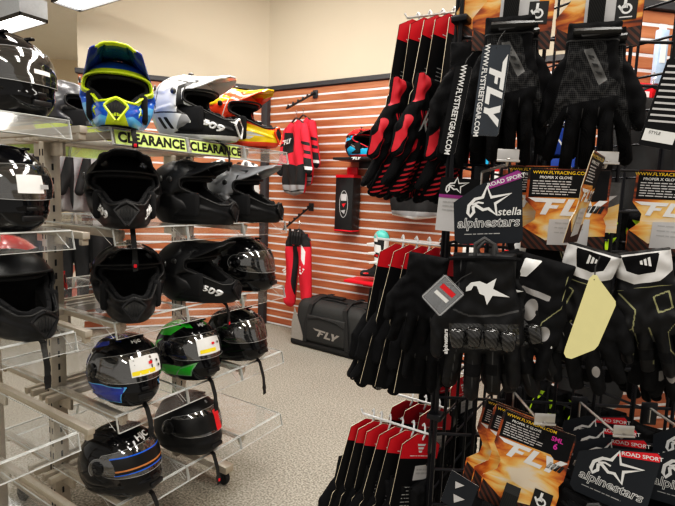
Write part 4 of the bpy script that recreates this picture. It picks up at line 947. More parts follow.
# middle row
def pale_card(r):
    b = MB(); k = .034; b.prism([(-k, .01), (k, .01), (k, -.085), (-k, -.085)], .001, MATS['paper grey'], FRONT, edge=MATS['card black']); N = FRONT @ T(0, 0, .0005)
    b.flat([(-k, .01), (k, .01), (k, -.020), (-k, -.020)], MATS['card black'], N); b.flat([(-k, -.020), (k, -.020), (k, -.026), (-k, -.026)], MATS['card magenta'], N); star_logo(b, MATS['white decal'], N @ T(-.006, -.006, .0004), .034); lines(b, MATS['label grey'], N, -.026, .01, -.034, 3, .007, .002, 9)
    b.build('header_card', r, smooth=False)
pair('black gloves with carbon knuckles and white star under the purple-striped slate card', 487, 183, .76, 'carbon', card_star, tilt=-5, drop=.115, cardkw=dict(w=.103), gtilt=(2, -12), spread=.004, gx=-.002, sc=1.12)
pair('black gloves behind the carbon-knuckled pair, with a pale card', 460, 184, .86, 'plain', lambda r: pale_card(r), tilt=3, drop=.135, gtilt=(4, 0), spread=.008, gx=-.030, dz2=-.08, sc=.86)

pair('small grey tab gloves between the purple-striped card and the flame cards', 540, 176, .86, 'palm', lambda r, **k: card_fire(r, **k), tilt=0, drop=.11, cardkw=dict(w=.10, h=.115, fm='fire2', icon=False, plate=False), gtilt=(-20, 16), spread=.02, gx=.015)
pair('black leather gloves with white cuffs and olive stitching, in the middle of the tower', 616, 262, .74, 'armor', None, drop=-.014, gtilt=(13, -13), spread=.031, dz2=0., sc=.90)
pair('black gloves showing grey grip ovals beside the yellow tag', 556, 262, .76, 'palm', None, drop=0, gtilt=(12, -14), spread=.014)
pair('black gloves with olive stitching cut off by the right edge', 672, 268, .76, 'palm', None, drop=0, gtilt=(-14, 8), spread=.01, back='palm')
r = thing('header_card', 'wide flame-printed glove card with a printed plate, middle row', 'card', at_d(568, 180, .80), facing(at_d(568, 180, .80)), 'flame-printed glove cards', ry=radians(1)); card_fire(r, .125, .118, icon=False)
P = at_d(672, 182, .78); r = thing('header_card', 'flame-printed glove card cut off by the right edge, middle row', 'card', P, facing(P), 'flame-printed glove cards', ry=radians(2)); card_fire(r, .10, .118, icon=False, fm='fire2')
P = at_d(596, 166, .72); r = thing('header_card', 'flame-printed glove card turned almost edge-on above the white cuffs', 'card', P, facing(P, 79), 'flame-printed glove cards', ry=radians(2), rx=radians(12)); card_fire(r, .085, .118, icon=False)
P = at_d(613, 186, .83); r = thing('header_card', 'grey card with clipped corner behind the edge-on flame card', 'card', P, facing(P), 'flame-printed glove cards')
b = MB(); b.prism([(-.01, .006), (.012, .006), (.012, -.08), (-.022, -.08), (-.022, -.004)], .001, MATS['dark badge'], FRONT); b.flat([(-.02, -.02), (.008, -.016), (-.014, -.036)], MATS['paper grey'], FRONT @ T(0, 0, .0005)); b.flat([(-.02, -.045), (.012, -.03), (.012, -.08), (-.022, -.08)], MATS['fire2'], FRONT @ T(0, 0, .0005)); b.build('card_sheet', r, smooth=False)
d = .62; k = d / FPX; P = at_d(594.5, 277, d)
stag('hang_tag', 'plain pale yellow hang tag in front of the white-cuffed gloves', P, facing(P), 0, 0, 0, 'tag yellow', None, pts=[((x - 594.5) * k, -(y - 277) * k) for x, y in [(593, 275), (596.5, 275), (599, 279), (615, 299), (615.5, 303), (604, 346), (601, 351), (581, 364.5), (576, 364), (573.5, 360), (574, 355), (590, 279)]])
P = at_d(455, 284, .72)
stag('hang_tag', 'clear plastic booklet tilted beside the carbon-knuckled glove', P, facing(P, -10), 42, .042, .052, 'clear tag', lambda b, N: (b.line([(-.019, -.002), (.019, -.002), (.019, -.050), (-.019, -.050)], .0016, MATS['label grey'], N, closed=True), b.flat([(-.012, -.012), (.012, -.010), (.012, -.018), (-.012, -.020)], MATS['red decal'], N), b.flat([(-.012, -.026), (.012, -.024), (.012, -.030), (-.012, -.032)], MATS['label white'], N)))
# lower row
def set_of(labels, px, py, d, n, dx, dy, dd, mk, tilt):
    for i in range(n - 1, -1, -1): mk(labels[i], px + dx * i, py + dy * i, d + dd * i, tilt, i)
def mkfire(label, px, py, d, tilt, i):
    return pair(label, px, py, d, 'mesh' if i == 0 else 'plain', card8, tilt=tilt, drop=.152, cardkw=dict(w=.122, h=.150, tags=True, plate=False, icon=(i == 0), fm='fire' if i != 1 else 'fire2'), tab=(i == 0), rxx=-10)
set_of(['gloves on the front flame-printed card with a size tag, lower row', 'gloves on the second flame-printed card, just behind the front one', 'gloves on the rearmost flame-printed card of the lower row'], 537, 432, .85, 3, -11, -7, .045, mkfire, 11)
def mkstar(label, px, py, d, tilt, i):
    return pair(label, px, py, d, 'carbon' if i == 0 else 'plain', card_star, tilt=tilt, drop=.115, cardkw=dict(w=.112 if i == 0 else .10, stripe='card red', word=None), rxx=-8)
set_of(['gloves on the front slate card with red stripe, lower row', 'gloves on the slate card second from the front, lower row', 'gloves on the slate card third from the front, lower row', 'gloves on the rearmost slate card of the lower row'], 620, 450, .80, 4, -8, -11, .04, mkstar, 8)
set_of(['gloves on the slate card at the right edge, lower row', 'gloves on the slate card behind the right-edge one'], 688, 450, .80, 2, 0, -24, .05, mkstar, -4)
P = at_d(468, 480, .82); r = thing('header_card', 'small dark card with two pale triangles at the bottom, left of the flames', 'card', P, facing(P), None, ry=radians(24)); b = MB(); b.prism([(-.03, 0), (.02, .0), (.03, -.06), (-.02, -.06)], .001, MATS['card slate'], FRONT, edge=MATS['label grey']); b.flat([(-.016, -.014), (.0, -.012), (-.01, -.026)], MATS['paper grey'], FRONT @ T(0, 0, .0005)); b.flat([(-.008, -.036), (.012, -.034), (.0, -.050)], MATS['paper grey'], FRONT @ T(0, 0, .0005)); b.build('card_sheet', r, smooth=False)
# ---- left panel: pegs pointing away to the left, gloves on slim cards
LH = az(-60)
def left_pt(s, z): q = PA + Vector((cos(az(32)), sin(az(32)), 0)) * s; return Vector((q.x - .012, q.y + .012, z))
LN = Vector((cos(LH), sin(LH), 0))
def left_set(s, z, ts, L, style, labels, pegl, drop=.06, gl=0., hd=128, gx=.0, tlt=None, backs=None, drp=None, lab=True, bh=lambda i: True, gsc=1., ch=.24, gsx=.74):
    peg(left_pt(s, z), LH, L, False, 'white plastic' if drp else 'peg steel', label=pegl); out = []
    for i, t in enumerate(ts):
        p = left_pt(s, z - .035) + LN * t
        st = style[i % len(style)] if isinstance(style, list) else style
        out.append(pair(labels[i], 0, 0, 0, st, lambda r: card_slim(r, label=lab, w=.092, h=ch), heading=az(hd + (i * 7) % 11) + pi / 2, pos=p, drop=drop, gturn=18, gtilt=(8 - (tlt or 0) * 1.1, -4 - (tlt or 0) * 1.1), spread=.016, gx=gx, behind=bh(i), tilt=(tlt or 0) + (i % 3 - 1) * 2, group=GL, sc=gsc, sx=gsx, back=(backs or [None] * 9)[i]))
    return out
GL = 'gloves on slim red-topped cards, left side of the tower'
left_set(.11, 1.76, [.022, .048, .074, .100, .128], .15, 'red', ['red and black gloves on the slim card closest to the grid, upper peg', 'red and black gloves on the second slim card from the grid, upper peg', 'red and black gloves on the middle slim card, upper peg', 'red and black gloves on the fourth slim card from the grid, upper peg', 'red and black gloves at the free end of the upper peg'], 'upper peg with red and black gloves', drop=.115, hd=146, tlt=8, bh=lambda i: i % 2 == 1, gsc=1.12, gx=-.006, gsx=.78)
left_set(.02, 1.285, [.014, .042, .070, .098], .15, ['plain', 'dotted', 'plain', 'plain'], ['black gloves on the slim card closest to the grid, middle peg', 'black gloves with dotted grey fingers, middle peg', 'black gloves on the third slim card, middle peg', 'black gloves on the leftmost slim card, middle peg'], 'middle peg with white loops and black gloves', drop=.075, hd=156, drp=True, tlt=11, ch=.27)
left_set(.0, .90, [.02, .046, .072, .098, .120, .14], .155, 'plain', ['black gloves on the slim card closest to the grid, low front peg', 'black gloves on the second slim card, low front peg', 'black gloves on the third slim card, low front peg', 'black gloves on the fourth slim card, low front peg', 'black gloves on the fifth slim card, low front peg', 'black gloves on the slim card at the free end of the low front peg'], 'white low peg nearest the front', drop=.07, hd=158, drp=True, tlt=12)
left_set(.14, .90, [.04, .075, .11], .14, 'plain', ['black gloves on the slim card closest to the grid, low second peg', 'black gloves on the middle slim card, low second peg', 'black gloves on the slim card at the free end of the low second peg'], 'white low peg behind the front one', drop=.07, hd=158, drp=True, tlt=12)
left_set(.30, .93, [.03, .07, .11], .14, 'plain', ['black gloves on a red-topped card seen through the grid, closest to the wire', 'black gloves on a red-topped card seen through the grid, in the middle', 'black gloves on a red-topped card seen through the grid, farthest out'], 'white low peg seen through the grid', drop=.07, hd=146, drp=True)
# ---- far panel: goods seen through the wires
BH = az(62 - 180 + 92 - 32 + 0)
dB = (PB_ - PC_).normalized(); NB = Vector((-dB.y, dB.x, 0)); NB = NB if NB.y > 0 else -NB
def far_pt(s, z, out=.03): q = PC_ + dB * s + NB * out; return Vector((q.x, q.y, z))
hb = atan2(-NB.y, -NB.x) + pi / 2
GB = 'gloves on the far panel, seen through the wires'
n = 0
LB = {0: 'left column', 1: 'second column', 2: 'third column', 3: 'fourth column', 4: 'right column'}
for ci, s in enumerate((.06, .17, .29, .41, .53)):
    for ri, z in enumerate((1.62, 1.36, 1.12, .86)):
        if ri == 0 and ci >= 1: continue
        st = 'neon' if (ci in (2, 3) and ri == 1) or (ri == 3 and ci in (1, 2)) else ('palm' if n % 4 == 2 else 'plain'); n += 1
        pair('%s gloves on the far panel, %s, %s' % ({'neon': 'black and neon yellow', 'palm': 'black grey-palmed', 'plain': 'plain black'}[st], LB[ci], ['top level', 'second level', 'third level', 'lowest level'][ri]), 0, 0, 0, st, None, pos=far_pt(s, z, .035), heading=hb, drop=0, gtilt=(6, -8), spread=.016, group=GB)
mat('box blue', (.02, .07, .34), .35, noise=.05)
for i, z in enumerate((1.715, 1.60, 1.485)):
    p = far_pt(.172, z, -.03); r = thing('goggle_box', 'blue box with white chevron marks, %s of three seen behind the wires' % ['top', 'middle', 'lowest'][i], 'box', p, hb, 'blue boxes behind the wires')
    b = MB(); b.box((0, 0, -.045), (.085, .03, .106), MATS['box blue'], .003); b.build('carton', r)
    q = MB(); N = T(0, -.0158, -.045) @ FRONT; q.line([(-.01, .030), (-.034, .0), (-.01, -.030), (.025, -.034), (.036, .0), (.02, .03)][: (3 if i < 2 else 6)], .005, MATS['white decal'], N); q.text('5', .03, MATS['white decal'], N @ T(.012, 0, 0), bold=.03) if i == 2 else None; q.build('printed_mark', r, smooth=False)
# ------------------------------------------------------------------ goods on the back wall
mat('jersey red', (.66, .02, .045), .8, noise=.06, scale=12, bump=.2)
mat('jersey black', (.012, .012, .013), .8, noise=.15, scale=14)
mat('jersey grey', (.30, .30, .31), .8, noise=.05)
mat('jersey white', (.70, .70, .70), .8)
mat('hanger plastic', (.03, .032, .036), .4)
mat('bag cloth', (.022, .023, .023), .7, pattern='weave', psc=120, col2=(.035, .036, .036), bump=.2)
mat('bag grey', (.28, .26, .24), .8, noise=.08)
mat('box black', (.018, .018, .019), .3)
mat('package blue', (.42, .55, .72), .3, noise=.2, scale=20)
def gfold(x, z): return .010 * np.sin(x * 38 + z * 9) + .008 * np.sin(x * 21 - z * 17 + 1)
def jshape(x, z):
    b = sdf_poly([(-.09, .0), (-.05, -.03), (.05, -.03), (.09, .0), (.20, -.05), (.235, -.20), (.225, -.60), (.20, -.70), (.0, -.73), (-.20, -.70), (-.225, -.60), (-.235, -.20), (-.20, -.05)], x, z)
    for s in (-1, 1): b = smax(b, cap(x, z, (s * .19, -.10), (s * .31, -.48), .065, .050), .02)
    return b
JM = ['jersey red', 'jersey black', 'jersey white', 'jersey grey']
def jersey_paint(kind):
    if kind == 'red':
        return [(1, pl([(-.4, -.44), (-.10, -.40), (.12, -.44), (.4, -.38), (.4, -.9), (-.4, -.9)])), (1, pl([(-.20, -.10), (.02, -.12), (.06, -.30), (-.18, -.33)])), (3, pl([(-.25, -.62), (.25, -.62), (.25, -.9), (-.25, -.9)])), (1, ln([(-.23, -.665), (0, -.69), (.23, -.665)], .012)),
                (1, ln([(.20, -.22), (.33, -.25)], .03)), (1, ln([(.22, -.30), (.35, -.33)], .03)), (1, ln([(.25, -.38), (.36, -.41)], .05)), (1, ln([(-.20, -.22), (-.33, -.25)], .03)), (1, ln([(-.22, -.30), (-.35, -.33)], .03)), (2, ln([(.27, -.46), (.37, -.47)], .03)), (1, pl([(-.20, -.045), (-.12, -.03), (-.1, -.08), (-.18, -.1)]))]
    if kind == 'dark': return [(1, lambda x, z: 0 * x + 1), (3, pl([(-.30, -.66), (.30, -.66), (.30, -.9), (-.30, -.9)])), (2, ln([(-.23, -.695), (-.12, -.71), (0, -.715), (.12, -.71), (.23, -.695)], .022))]
    if kind == 'grey': return [(3, lambda x, z: 0 * x + 1), (1, pl([(-.4, -.0), (-.19, -.0), (-.21, -.9), (-.4, -.9)])), (2, pl([(.4, -.0), (.17, -.0), (.19, -.9), (.4, -.9)])), (2, pl([(-.12, .0), (.12, .0), (.10, -.10), (-.10, -.10)]))]
def hanger(parent, w=.19, z=.0):
    b = MB(); b.tube([(-w, 0, z - .05), (-.03, 0, z + .02), (0, 0, z + .03), (.03, 0, z + .02), (w, 0, z - .05)], .009, MATS['hanger plastic'], 7)
    b.tube([(0, 0, z + .03), (0, 0, z + .06), (.018, 0, z + .08), (0, 0, z + .10), (-.016, 0, z + .085)], .0035, MATS['chrome'], 6); return b.build('hanger', parent)
def jersey(label, P, rz, kind, group=None, txt=None, scale=1., cat='jersey', sc_=None):
    r = thing('racing_jersey', label, cat, P, rz, group); r.scale = (scale,) * 3
    b = pillow(jshape, (-.38, .38, -.75, .02), [MATS[m] for m in JM], jersey_paint(kind), T0=.045, W0=.09, step=.010, relief=gfold); b.build('jersey_body', r, angle=70)
    if txt: q = MB(); fly_logo(q, MATS['white decal'], T(-.07, -.060, -.20) @ FRONT @ RZ(4), .17); q.build('printed_name', r, smooth=False)
    hanger(r); return r
WR = 0.0                                            # goods hang facing -Y, straight off the back wall
def waterfall(label, P, L=.36, knobs=6):
    r = thing('waterfall_arm', label, 'hook', P, 0, 'sloping display arms on the slatwall'); b = MB()
    b.box((0, -L / 2, -L * .27), (.012, .006, .006), MATS['black plastic']); b.tube([(0, 0, 0), (0, -L, -L * .5)], .010, MATS['black plastic'], 4)
    b.build('arm', r)
    for k in range(knobs):
        t = (k + .7) / knobs; q = MB(); q.lathe([(0, 0), (.011, 0), (.011, .012), (.007, .02), (0, .02)], MATS['black plastic'], T(0, -L * t, -L * .5 * t + .006), 8); q.build('stop_knob', r)
    q = MB(); q.box((0, .004, -.01), (.055, .010, .075), MATS['hanger plastic'], .003); q.build('bracket', r); return r
P = at_v(315, 93, VB - .03); waterfall('black sloping display arm on the slatwall, above the red and black jersey', P, .42, 6)
P = at_v(311, 206, VB - .03); waterfall('black sloping display arm on the slatwall, above the red riding pants', P, .42, 6)
jersey('red and black racing jersey hanging on the slatwall left of the helmet shelf', at_v(296, 121, VB - .26), radians(-26), 'red', 'jerseys on the back slatwall', True, .93)
jersey('second red and black racing jersey hanging just behind the front one', at_v(303, 118, VB - .14), radians(-24), 'red', 'jerseys on the back slatwall', False, .88)
jersey('dark jersey with pale hem, its lower edge showing under the red gloves', at_v(420, 128, VB - .2), radians(3), 'dark', 'jerseys on the back slatwall', False, 1.0)
# riding pants folded over a hanger
def pshape(x, z):
    b = sdf_poly([(-.10, .0), (.10, .0), (.12, -.12), (.0, -.22), (-.12, -.12)], x, z)
    return smax(smax(b, cap(x, z, (-.06, -.10), (-.085, -.58), .075, .055), .02), cap(x, z, (.06, -.10), (.10, -.52), .075, .055), .012)
r = thing('riding_pants', 'red riding pants with black middle hanging from the lower display arm', 'pants', at_v(299, 233, VB - .28), radians(-8)); r.scale = (1.12, 1.0, 1.12)
b = pillow(pshape, (-.17, .18, -.66, .02), [MATS[m] for m in JM], [(1, pl([(-.2, .03), (.2, .03), (.16, -.10), (-.16, -.12)])), (1, ln([(.0, -.05), (-.01, -.4), (.012, -.66)], .05)), (2, pl([(-.15, -.12), (-.10, -.10), (-.13, -.25), (-.16, -.22)])), (2, pl([(.07, -.08), (.11, -.14), (.12, -.26), (.08, -.2)])), (0, ln([(-.06, -.04), (-.02, -.09)], .03)), (0, ln([(.03, -.03), (.06, -.09)], .025))], T0=.05, W0=.07, step=.008, relief=gfold); b.build('pants_body', r, angle=70)
q = MB(); fly_mark(q, MATS['white decal'], T(.09, -.062, -.30) @ FRONT @ RZ(-20), .06); fly_mark(q, MATS['white decal'], T(-.10, -.062, -.33) @ FRONT @ RZ(30), .05); q.build('printed_mark', r, smooth=False)
b = MB(); 
for k in range(5): b.tube([(-.06 + .03 * k, -.05, .03 - .02 * (k % 2)), (-.04 + .03 * k, -.075, -.02), (-.05 + .028 * k, -.06, -.09)], .012, MATS['jersey black'], 6)
b.build('waist_straps', r); hanger(r, .13)
# helmet on its shelf
def wshelf(label, P, w, d, m, name='wall_shelf'):
    r = thing(name, label, 'shelf', P, 0); b = MB(); b.box((0, -d / 2, 0), (w, d, .022), MATS[m], .003); b.box((0, -.01, -.035), (w * .5, .02, .06), MATS[m], .003); b.build('shelf_board', r); return r
Ps = at_v(354, 158.5, VB - .30); Ps.y = VB - .02
rs = wshelf('black shelf under the cyan and red helmet on the slatwall', Ps, .40, .30, 'black plastic'); q = MB(); fly_logo(q, MATS['white decal'], T(.03, -.3006, 0) @ FRONT, .08); q.build('printed_name', rs, smooth=False)
mx_helmet('cyan, black and red motocross helmet on a black shelf on the slatwall', 'gloss black', (Ps.x, VB - .19, Ps.z + .004), radians(-20), [(1, side([(-.05, .02), (.25, .0), (.25, .09), (.05, .07), (.0, .10), (-.06, .075)])), (2, side([(-.12, .19), (.05, .2), (.06, .3), (-.1, .3)])), (1, side([(-.10, .13), (.0, .15), (.02, .19), (-.08, .16)])), (3, side([(-.12, .10), (-.07, .13), (-.06, .18), (-.1, .16)])), (2, side([(-.05, .01), (.16, .01), (.16, .03), (-.04, .03)]))], ['cyan paint', 'red paint', 'gloss white'],
    (['red paint', 'gloss black'], dict(rise=-.02)), None, trim='red plastic', strapL=0, lvl=5)
# boxed gear
Pb = at_v(348, 175, VB - .10); r = thing('hanging_box', 'tall black box with a red lid band and picture window on the slatwall', 'box', (Pb.x, VB - .09, Pb.z), radians(-4)); H = .51
b = MB(); b.box((0, 0, -H / 2), (.19, .12, H), MATS['box black'], .003); b.build('carton', r)
b = MB(); b.box((0, 0, -.012), (.194, .124, .026), MATS['red plastic'], .002); b.box((.03, .02, .035), (.11, .02, .07), MATS['red plastic'], .003); b.build('lid_band', r)
b = MB(); b.box((0, 0, -H + .012), (.194, .124, .012), MATS['red plastic'], .002); b.build('bottom_band', r)
b = MB(); N = T(0, -.0606, -.26) @ FRONT; b.line([(.045 * cos(t), .12 * sin(t)) for t in [i * pi / 10 for i in range(20)]], .006, MATS['label grey'], N, closed=True); b.flat([(-.03, .03), (.03, .03), (.03, .09), (-.03, .09)], MATS['paper grey'], N); b.flat([(-.02, .0), (.025, .01), (.0, -.03)], MATS['red decal'], N); b.flat([(-.03, -.06), (.02, -.05), (.01, -.09)], MATS['label grey'], N); b.build('picture_window', r, smooth=False)
# boot
r = thing('motocross_boot', 'white, black and teal motocross boot on a red wall rest', 'boot', at_v(376, 279, VB - .16), radians(4)); r.scale = (-1, 1, 1)
def bshape(x, z): return smax(cap(x, z, (-.04, .10), (-.035, .36), .055, .070), smax(cap(x, z, (-.04, .045), (.12, .035), .045, .032), cap(x, z, (-.03, .09), (.05, .05), .05, .035), .02), .03)
b = pillow(bshape, (-.13, .18, -.01, .44), [MATS[m] for m in ('jersey black', 'gloss white', 'red paint', 'teal boot')] if mat('teal boot', (.10, .55, .48), .4) else [], [(3, pl([(-.15, .36), (.1, .36), (.1, .5), (-.15, .5)])), (1, pl([(-.05, .12), (.03, .14), (.04, .20), (-.04, .19)])), (1, pl([(-.06, .23), (.04, .25), (.03, .31), (-.05, .30)])), (1, pl([(-.12, .05), (-.07, .06), (-.08, .36), (-.13, .36)])), (2, pl([(-.03, .20), (.03, .21), (.03, .225), (-.03, .22)])), (1, ln([(-.08, .02), (.15, .01)], .012)), (2, ln([(.06, .05), (.10, .045)], .012)), (1, pl([(-.02, .33), (.05, .33), (.05, .36), (-.02, .36)]))], T0=.05, W0=.05, step=.006); b.build('boot_body', r, angle=70)
for k in range(3): q = MB(); q.box((-.01, -.05, .15 + .08 * k), (.07, .012, .022), MATS['gloss white'], .004, M=RY(10)); q.build('buckle', r)
Ps = at_v(366, 281.5, VB - .14); wshelf('small red rest under the motocross boot', (Ps.x, VB - .02, Ps.z), .34, .22, 'red plastic', 'boot_rest')
# gear bag
Pg = at_z(333, 350, 0); r = thing('gear_bag', 'large black and grey wheeled gear bag on the carpet against the slatwall', 'bag', (Pg.x, Pg.y + .10, 0), radians(-3)); r.scale = (1.2, 1.15, 1.16)
bm_ = MB(); V, Fs = bev_box(.66, .36, .36, .075, 5); V = [(x * (1 - .10 * max(0, z) / .18) , y * (1 - .12 * max(0, z) / .18), z + .19 + .012 * sin(x * 14) * (z > 0)) for x, y, z in V]; bm_.add(V, Fs, MATS['bag cloth']); bm_.build('bag_body', r, angle=60)
b = MB(); b.box((0, 0, .03), (.68, .37, .05), MATS['rubber'], .02, seg=3); b.build('bag_base', r)
for s in (-1, 1):
    b = MB(); b.prism([(s * .20, .05), (s * .325, .05), (s * .325, .17), (s * .30, .30), (s * .24, .16)], .006, MATS['bag grey'], T(0, -.184, 0) @ FRONT); b.build('side_panel', r)
    b = MB(); b.ribbon([(s * .19, -.187, .05), (s * .18, -.192, .20), (s * .15, -.17, .345), (s * .14, -.08, .385), (s * .14, .10, .385)], .035, .006, (1, 0, 0), MATS['webbing']); b.build('carry_strap', r)
b = MB(); b.box((0, -.188, .17), (.34, .02, .20), MATS['bag cloth'], .01, seg=3); b.tube([(-.16, -.2, .24), (-.05, -.203, .262), (.10, -.203, .25), (.165, -.2, .22)], .005, MATS['rubber'], 6); b.build('front_pocket', r)
b = MB(); fly_logo(b, MATS['bag grey'], T(.01, -.1995, .14) @ FRONT @ RZ(-4), .20); b.build('printed_name', r, smooth=False)
b = MB(); b.tube([(-.28, -.06, .36), (0, -.07, .385), (.28, -.06, .36)], .007, MATS['rubber'], 6); b.box((-.02, -.02, .392), (.14, .05, .02), MATS['rubber'], .006); b.build('zip_and_grip', r)
b = MB(); b.prism([(-.12, .08), (.12, .08), (.08, .30), (-.06, .30)], .005, MATS['bag grey'], T(.335, 0, 0) @ RZ(90) @ FRONT); b.build('end_panel', r)
# hanging packs further right on the back wall
GPK = 'coloured packs hanging on the back slatwall, seen through the grid'
for i, (px, py, hh, w, cols) in enumerate([(486, 140, .30, .07, ('cyan paint', 'gloss white')), (497, 150, .34, .06, ('gloss white', 'red paint')), (508, 120, .36, .05, ('box black', 'lime')), (523, 135, .40, .05, ('orange paint', 'box black')), (533, 128, .44, .05, ('gloss white', 'navy paint')), (545, 140, .36, .06, ('box black', 'orange paint')), (556, 150, .3, .05, ('navy paint', 'gloss white')), (470, 238, .30, .09, ('red paint', 'gloss white')), (492, 236, .30, .09, ('red paint', 'box black')), (512, 240, .34, .08, ('box black', 'red paint')), (530, 300, .30, .09, ('orange paint', 'box black')), (505, 320, .3, .08, ('box black', 'navy paint')), (478, 330, .3, .08, ('gloss white', 'red paint'))]):
    p = at_v(px, py, VB - .08); nm = {'cyan paint': 'cyan', 'gloss white': 'white', 'box black': 'black', 'lime': 'lime', 'orange paint': 'orange', 'navy paint': 'navy', 'red paint': 'red'}
    r = thing('hanging_pack', '%s and %s pack hanging on the back slatwall, %s' % (nm[cols[0]], nm[cols[1]], ['beside the purple-striped card', 'right of the cyan one', 'with a lime band', 'narrow and tall', 'tallest, left of the blue boxes', 'just left of the blue boxes', 'behind the blue boxes', 'behind the carbon-knuckled gloves', 'above the flame-card gap', 'under the flame card', 'low behind the grip gloves', 'low behind the grid', 'lowest near the grid corner'][i]), 'pack', p, 0, GPK)
    b = MB(); b.box((0, 0, -hh / 2), (w, .04, hh), MATS[cols[0]], .004); b.build('carton', r); b = MB(); b.box((0, -.012, -hh * .35), (w + .002, .022, hh * .25), MATS[cols[1]], .002); b.build('colour_band', r); b = MB(); b.tube([(0, .08, .01), (0, -.05, .01)], .003, MATS['chrome'], 6); b.box((0, 0, .012), (w * .5, .002, .04), MATS['label white']); b.build('hang_hook', r)
# goods on the nearer right-hand slatwall
rw = atan2(RD.y, RD.x)
def on_right(px, py, out=.1):
    n = Vector((sin(rw), -cos(rw), 0)); r_ = ray(px, py); t = ((RA + n * out) - CAM).dot(n) / r_.dot(n); return CAM + r_ * t
r = thing('hanging_pack', 'pale blue clear pack hanging on the right-hand slatwall', 'pack', on_right(663, 30, .12), rw); b = MB(); b.box((0, 0, -.13), (.055, .03, .26), MATS['package blue'], .004); b.build('carton', r); b = MB(); b.box((0, -.0155, -.10), (.03, .002, .12), MATS['label white']); b.box((0, 0, .012), (.04, .004, .03), MATS['white plastic']); b.build('label_plate', r)
for i, (px, py, col, lab) in enumerate([(641, 84, 'red plastic', 'small red pack on the right-hand slatwall, left one'), (665, 78, 'red plastic', 'small red pack on the right-hand slatwall, right one')]):
    r = thing('hanging_pack', lab, 'pack', on_right(px, py, .1), rw, 'small red packs'); b = MB(); b.box((0, 0, -.05), (.10, .05, .10), MATS[col], .004); b.build('carton', r); b = MB(); b.box((0, -.026, -.06), (.06, .002, .04), MATS['label white']); b.build('label_plate', r)
for i, (px, py, lab, k) in enumerate([(652, 92, 'dark jacket on the right-hand slatwall, below the small red packs', 'dark'), (700, 95, 'dark jacket at the right edge on the right-hand slatwall', 'dark'), (610, 150, 'dark jacket behind the tower, left end of the right-hand slatwall', 'dark'), (655, 262, 'dark jacket on the lower right-hand slatwall', 'dark'), (600, 290, 'dark jacket low behind the flame cards', 'dark'), (700, 262, 'dark jacket low at the right edge', 'dark')]):
    jersey(lab, on_right(px, py, .22), rw + radians(8 * (-1) ** i), k, 'dark jackets on the right-hand slatwall', False, .9, 'jacket')
# ------------------------------------------------------------------ clothes rail beyond the helmet rack
ra, rb_ = cf(-3.25, 4.3), cf(-1.95, 4.3)
def clothes_rail(label, a, b_, z):
    r = thing('clothes_rail', label, 'clothes rail', a, atan2(b_.y - a.y, b_.x - a.x)); L = (b_ - a).length; m = MATS['chrome']
    b = MB(); b.tube([(0, 0, z), (L, 0, z)], .014, m, 8); b.tube([(0, 0, z - .80), (L, 0, z - .80)], .014, m, 8); b.build('hanging_bar', r)
    for x in (0, L): b = MB(); b.box((x, 0, z / 2), (.03, .03, z), m, .003); b.box((x, 0, .015), (.03, .5, .03), m, .003); b.build('rail_post', r)
    return r
clothes_rail('chrome two-level clothes rail beyond the helmet rack', ra, rb_, 1.80)
rl = (rb_ - ra)
first = None
for i in range(9):
    p = ra + rl * ((i + .6) / 9.2); P = (p.x, p.y, 1.70); lab = 'grey and black jacket on the far clothes rail, number %d from the left' % (i + 1)
    lab = '%s jacket from the left on the upper bar of the far clothes rail' % ['first', 'second', 'third', 'fourth', 'fifth', 'sixth', 'seventh', 'eighth', 'ninth'][i]
    if first is None: first = jersey(lab, P, az(182) + pi / 2 + radians(50), 'grey', 'jackets on the far clothes rail', False, .78, 'jacket')
    else: dup(first, P, az(182) + pi / 2 + radians(46 + 4 * (i % 3)), lab)
firstp = None
def long_pants(x, z): return smax(cap(x, z, (-.07, -.02), (-.09, -.82), .085, .05), cap(x, z, (.07, -.02), (.09, -.80), .085, .05), .02)
for i in range(8):
    p = ra + rl * ((i + .8) / 8.4); P = (p.x, p.y, .96); lab = '%s pair of black trousers from the left on the lower bar of the far rail' % ['first', 'second', 'third', 'fourth', 'fifth', 'sixth', 'seventh', 'eighth'][i]
    if firstp is None:
        firstp = thing('black_trousers', lab, 'trousers', P, az(182) + pi / 2 + radians(40), 'black trousers on the far clothes rail'); firstp.scale = (.82,) * 3
        b = pillow(long_pants, (-.17, .17, -.88, .08), [MATS['jersey black'], MATS['jersey grey']], [(1, ln([(.15, 0), (.13, -.8)], .012))], T0=.05, W0=.08, step=.012, relief=gfold); b.build('trouser_legs', firstp, angle=70); hanger(firstp, .10, .08)
    else: dup(firstp, P, az(182) + pi / 2 + radians(36 + 6 * (i % 3)), lab)
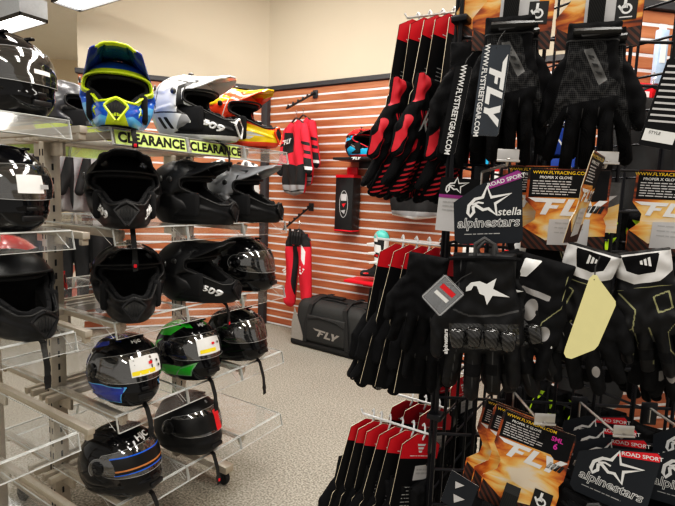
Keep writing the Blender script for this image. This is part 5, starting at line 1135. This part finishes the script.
# patterned rug on the far floor
mat('rug pattern', (.30, .10, .08), .95, pattern='weave', psc=2.2, col2=(.52, .45, .38))
r = thing('floor_rug', 'faded red and cream patterned rug on the far floor', 'rug', cf(-3.9, 6.9, .0), radians(10)); b = MB(); b.box((0, 0, .006), (2.6, 2.2, .010), MATS['rug pattern'], .002); b.build('rug_field', r); b = MB()
for x, y, sx, sy in ((0, 1.05, 2.6, .1), (0, -1.05, 2.6, .1), (1.25, 0, .1, 2.0), (-1.25, 0, .1, 2.0)): b.box((x, y, .0075), (sx, sy, .012), MATS['jersey grey'], .002)
b.build('rug_border', r)
# white roost guard standing on the far side of the rack
p = hpos(233, 2, -1.78); p = (p[0], p[1], ROW[2] + .012); r = thing('roost_guard', 'white slotted chest guard standing behind the grey helmet, second row', 'body armour', p, hyaw(p, 0) + pi / 2)
def rshape(x, z): return sdf_poly([(-.09, 0), (.09, 0), (.13, .12), (.12, .26), (.05, .285), (.03, .25), (-.03, .25), (-.05, .285), (-.12, .26), (-.13, .12)], x, z)
holes = [(1, ov(sx * (.025 + .035 * k), .10 + .05 * j + .01 * k, .010, .018)) for sx in (-1, 1) for k in range(3) for j in range(4)]
pillow(rshape, (-.14, .14, -.01, .30), [MATS['gloss white'], MATS['black decal']], holes, T0=.05, W0=.10, step=.006).build('guard_shell', r, angle=60)
b = MB(); b.ribbon([(-.12, .0, .24), (-.15, .06, .15), (-.12, .08, .06)], .02, .003, (0, 0, 1), MATS['webbing']); b.build('side_strap', r)
# ------------------------------------------------------------------ camera
cd = bpy.data.cameras.new('camera'); cam = bpy.data.objects.new('camera', cd); COL.objects.link(cam)
cd.sensor_width = 36; cd.lens = FPX / 675 * 36; cd.clip_start = .02; cd.clip_end = 60
Rm = Matrix((CR, CU, -FW)).transposed().to_4x4(); cam.matrix_world = T(*CAM) @ Rm
sc = bpy.context.scene; sc.camera = cam
sc.view_settings.view_transform = 'Standard'; sc.view_settings.look = 'None'; sc.view_settings.exposure = 0.25; sc.view_settings.gamma = 1.0
sc.cycles.max_bounces = 8; sc.cycles.transparent_max_bounces = 24; sc.cycles.caustics_reflective = False; sc.cycles.caustics_refractive = False
try: sc.cycles.use_denoising = True
except Exception: pass

vs = sc.view_settings; vs.use_curve_mapping = True; cm = vs.curve_mapping; c = cm.curves[3]
c.points.new(.05, .030); c.points.new(.22, .205); cm.update()
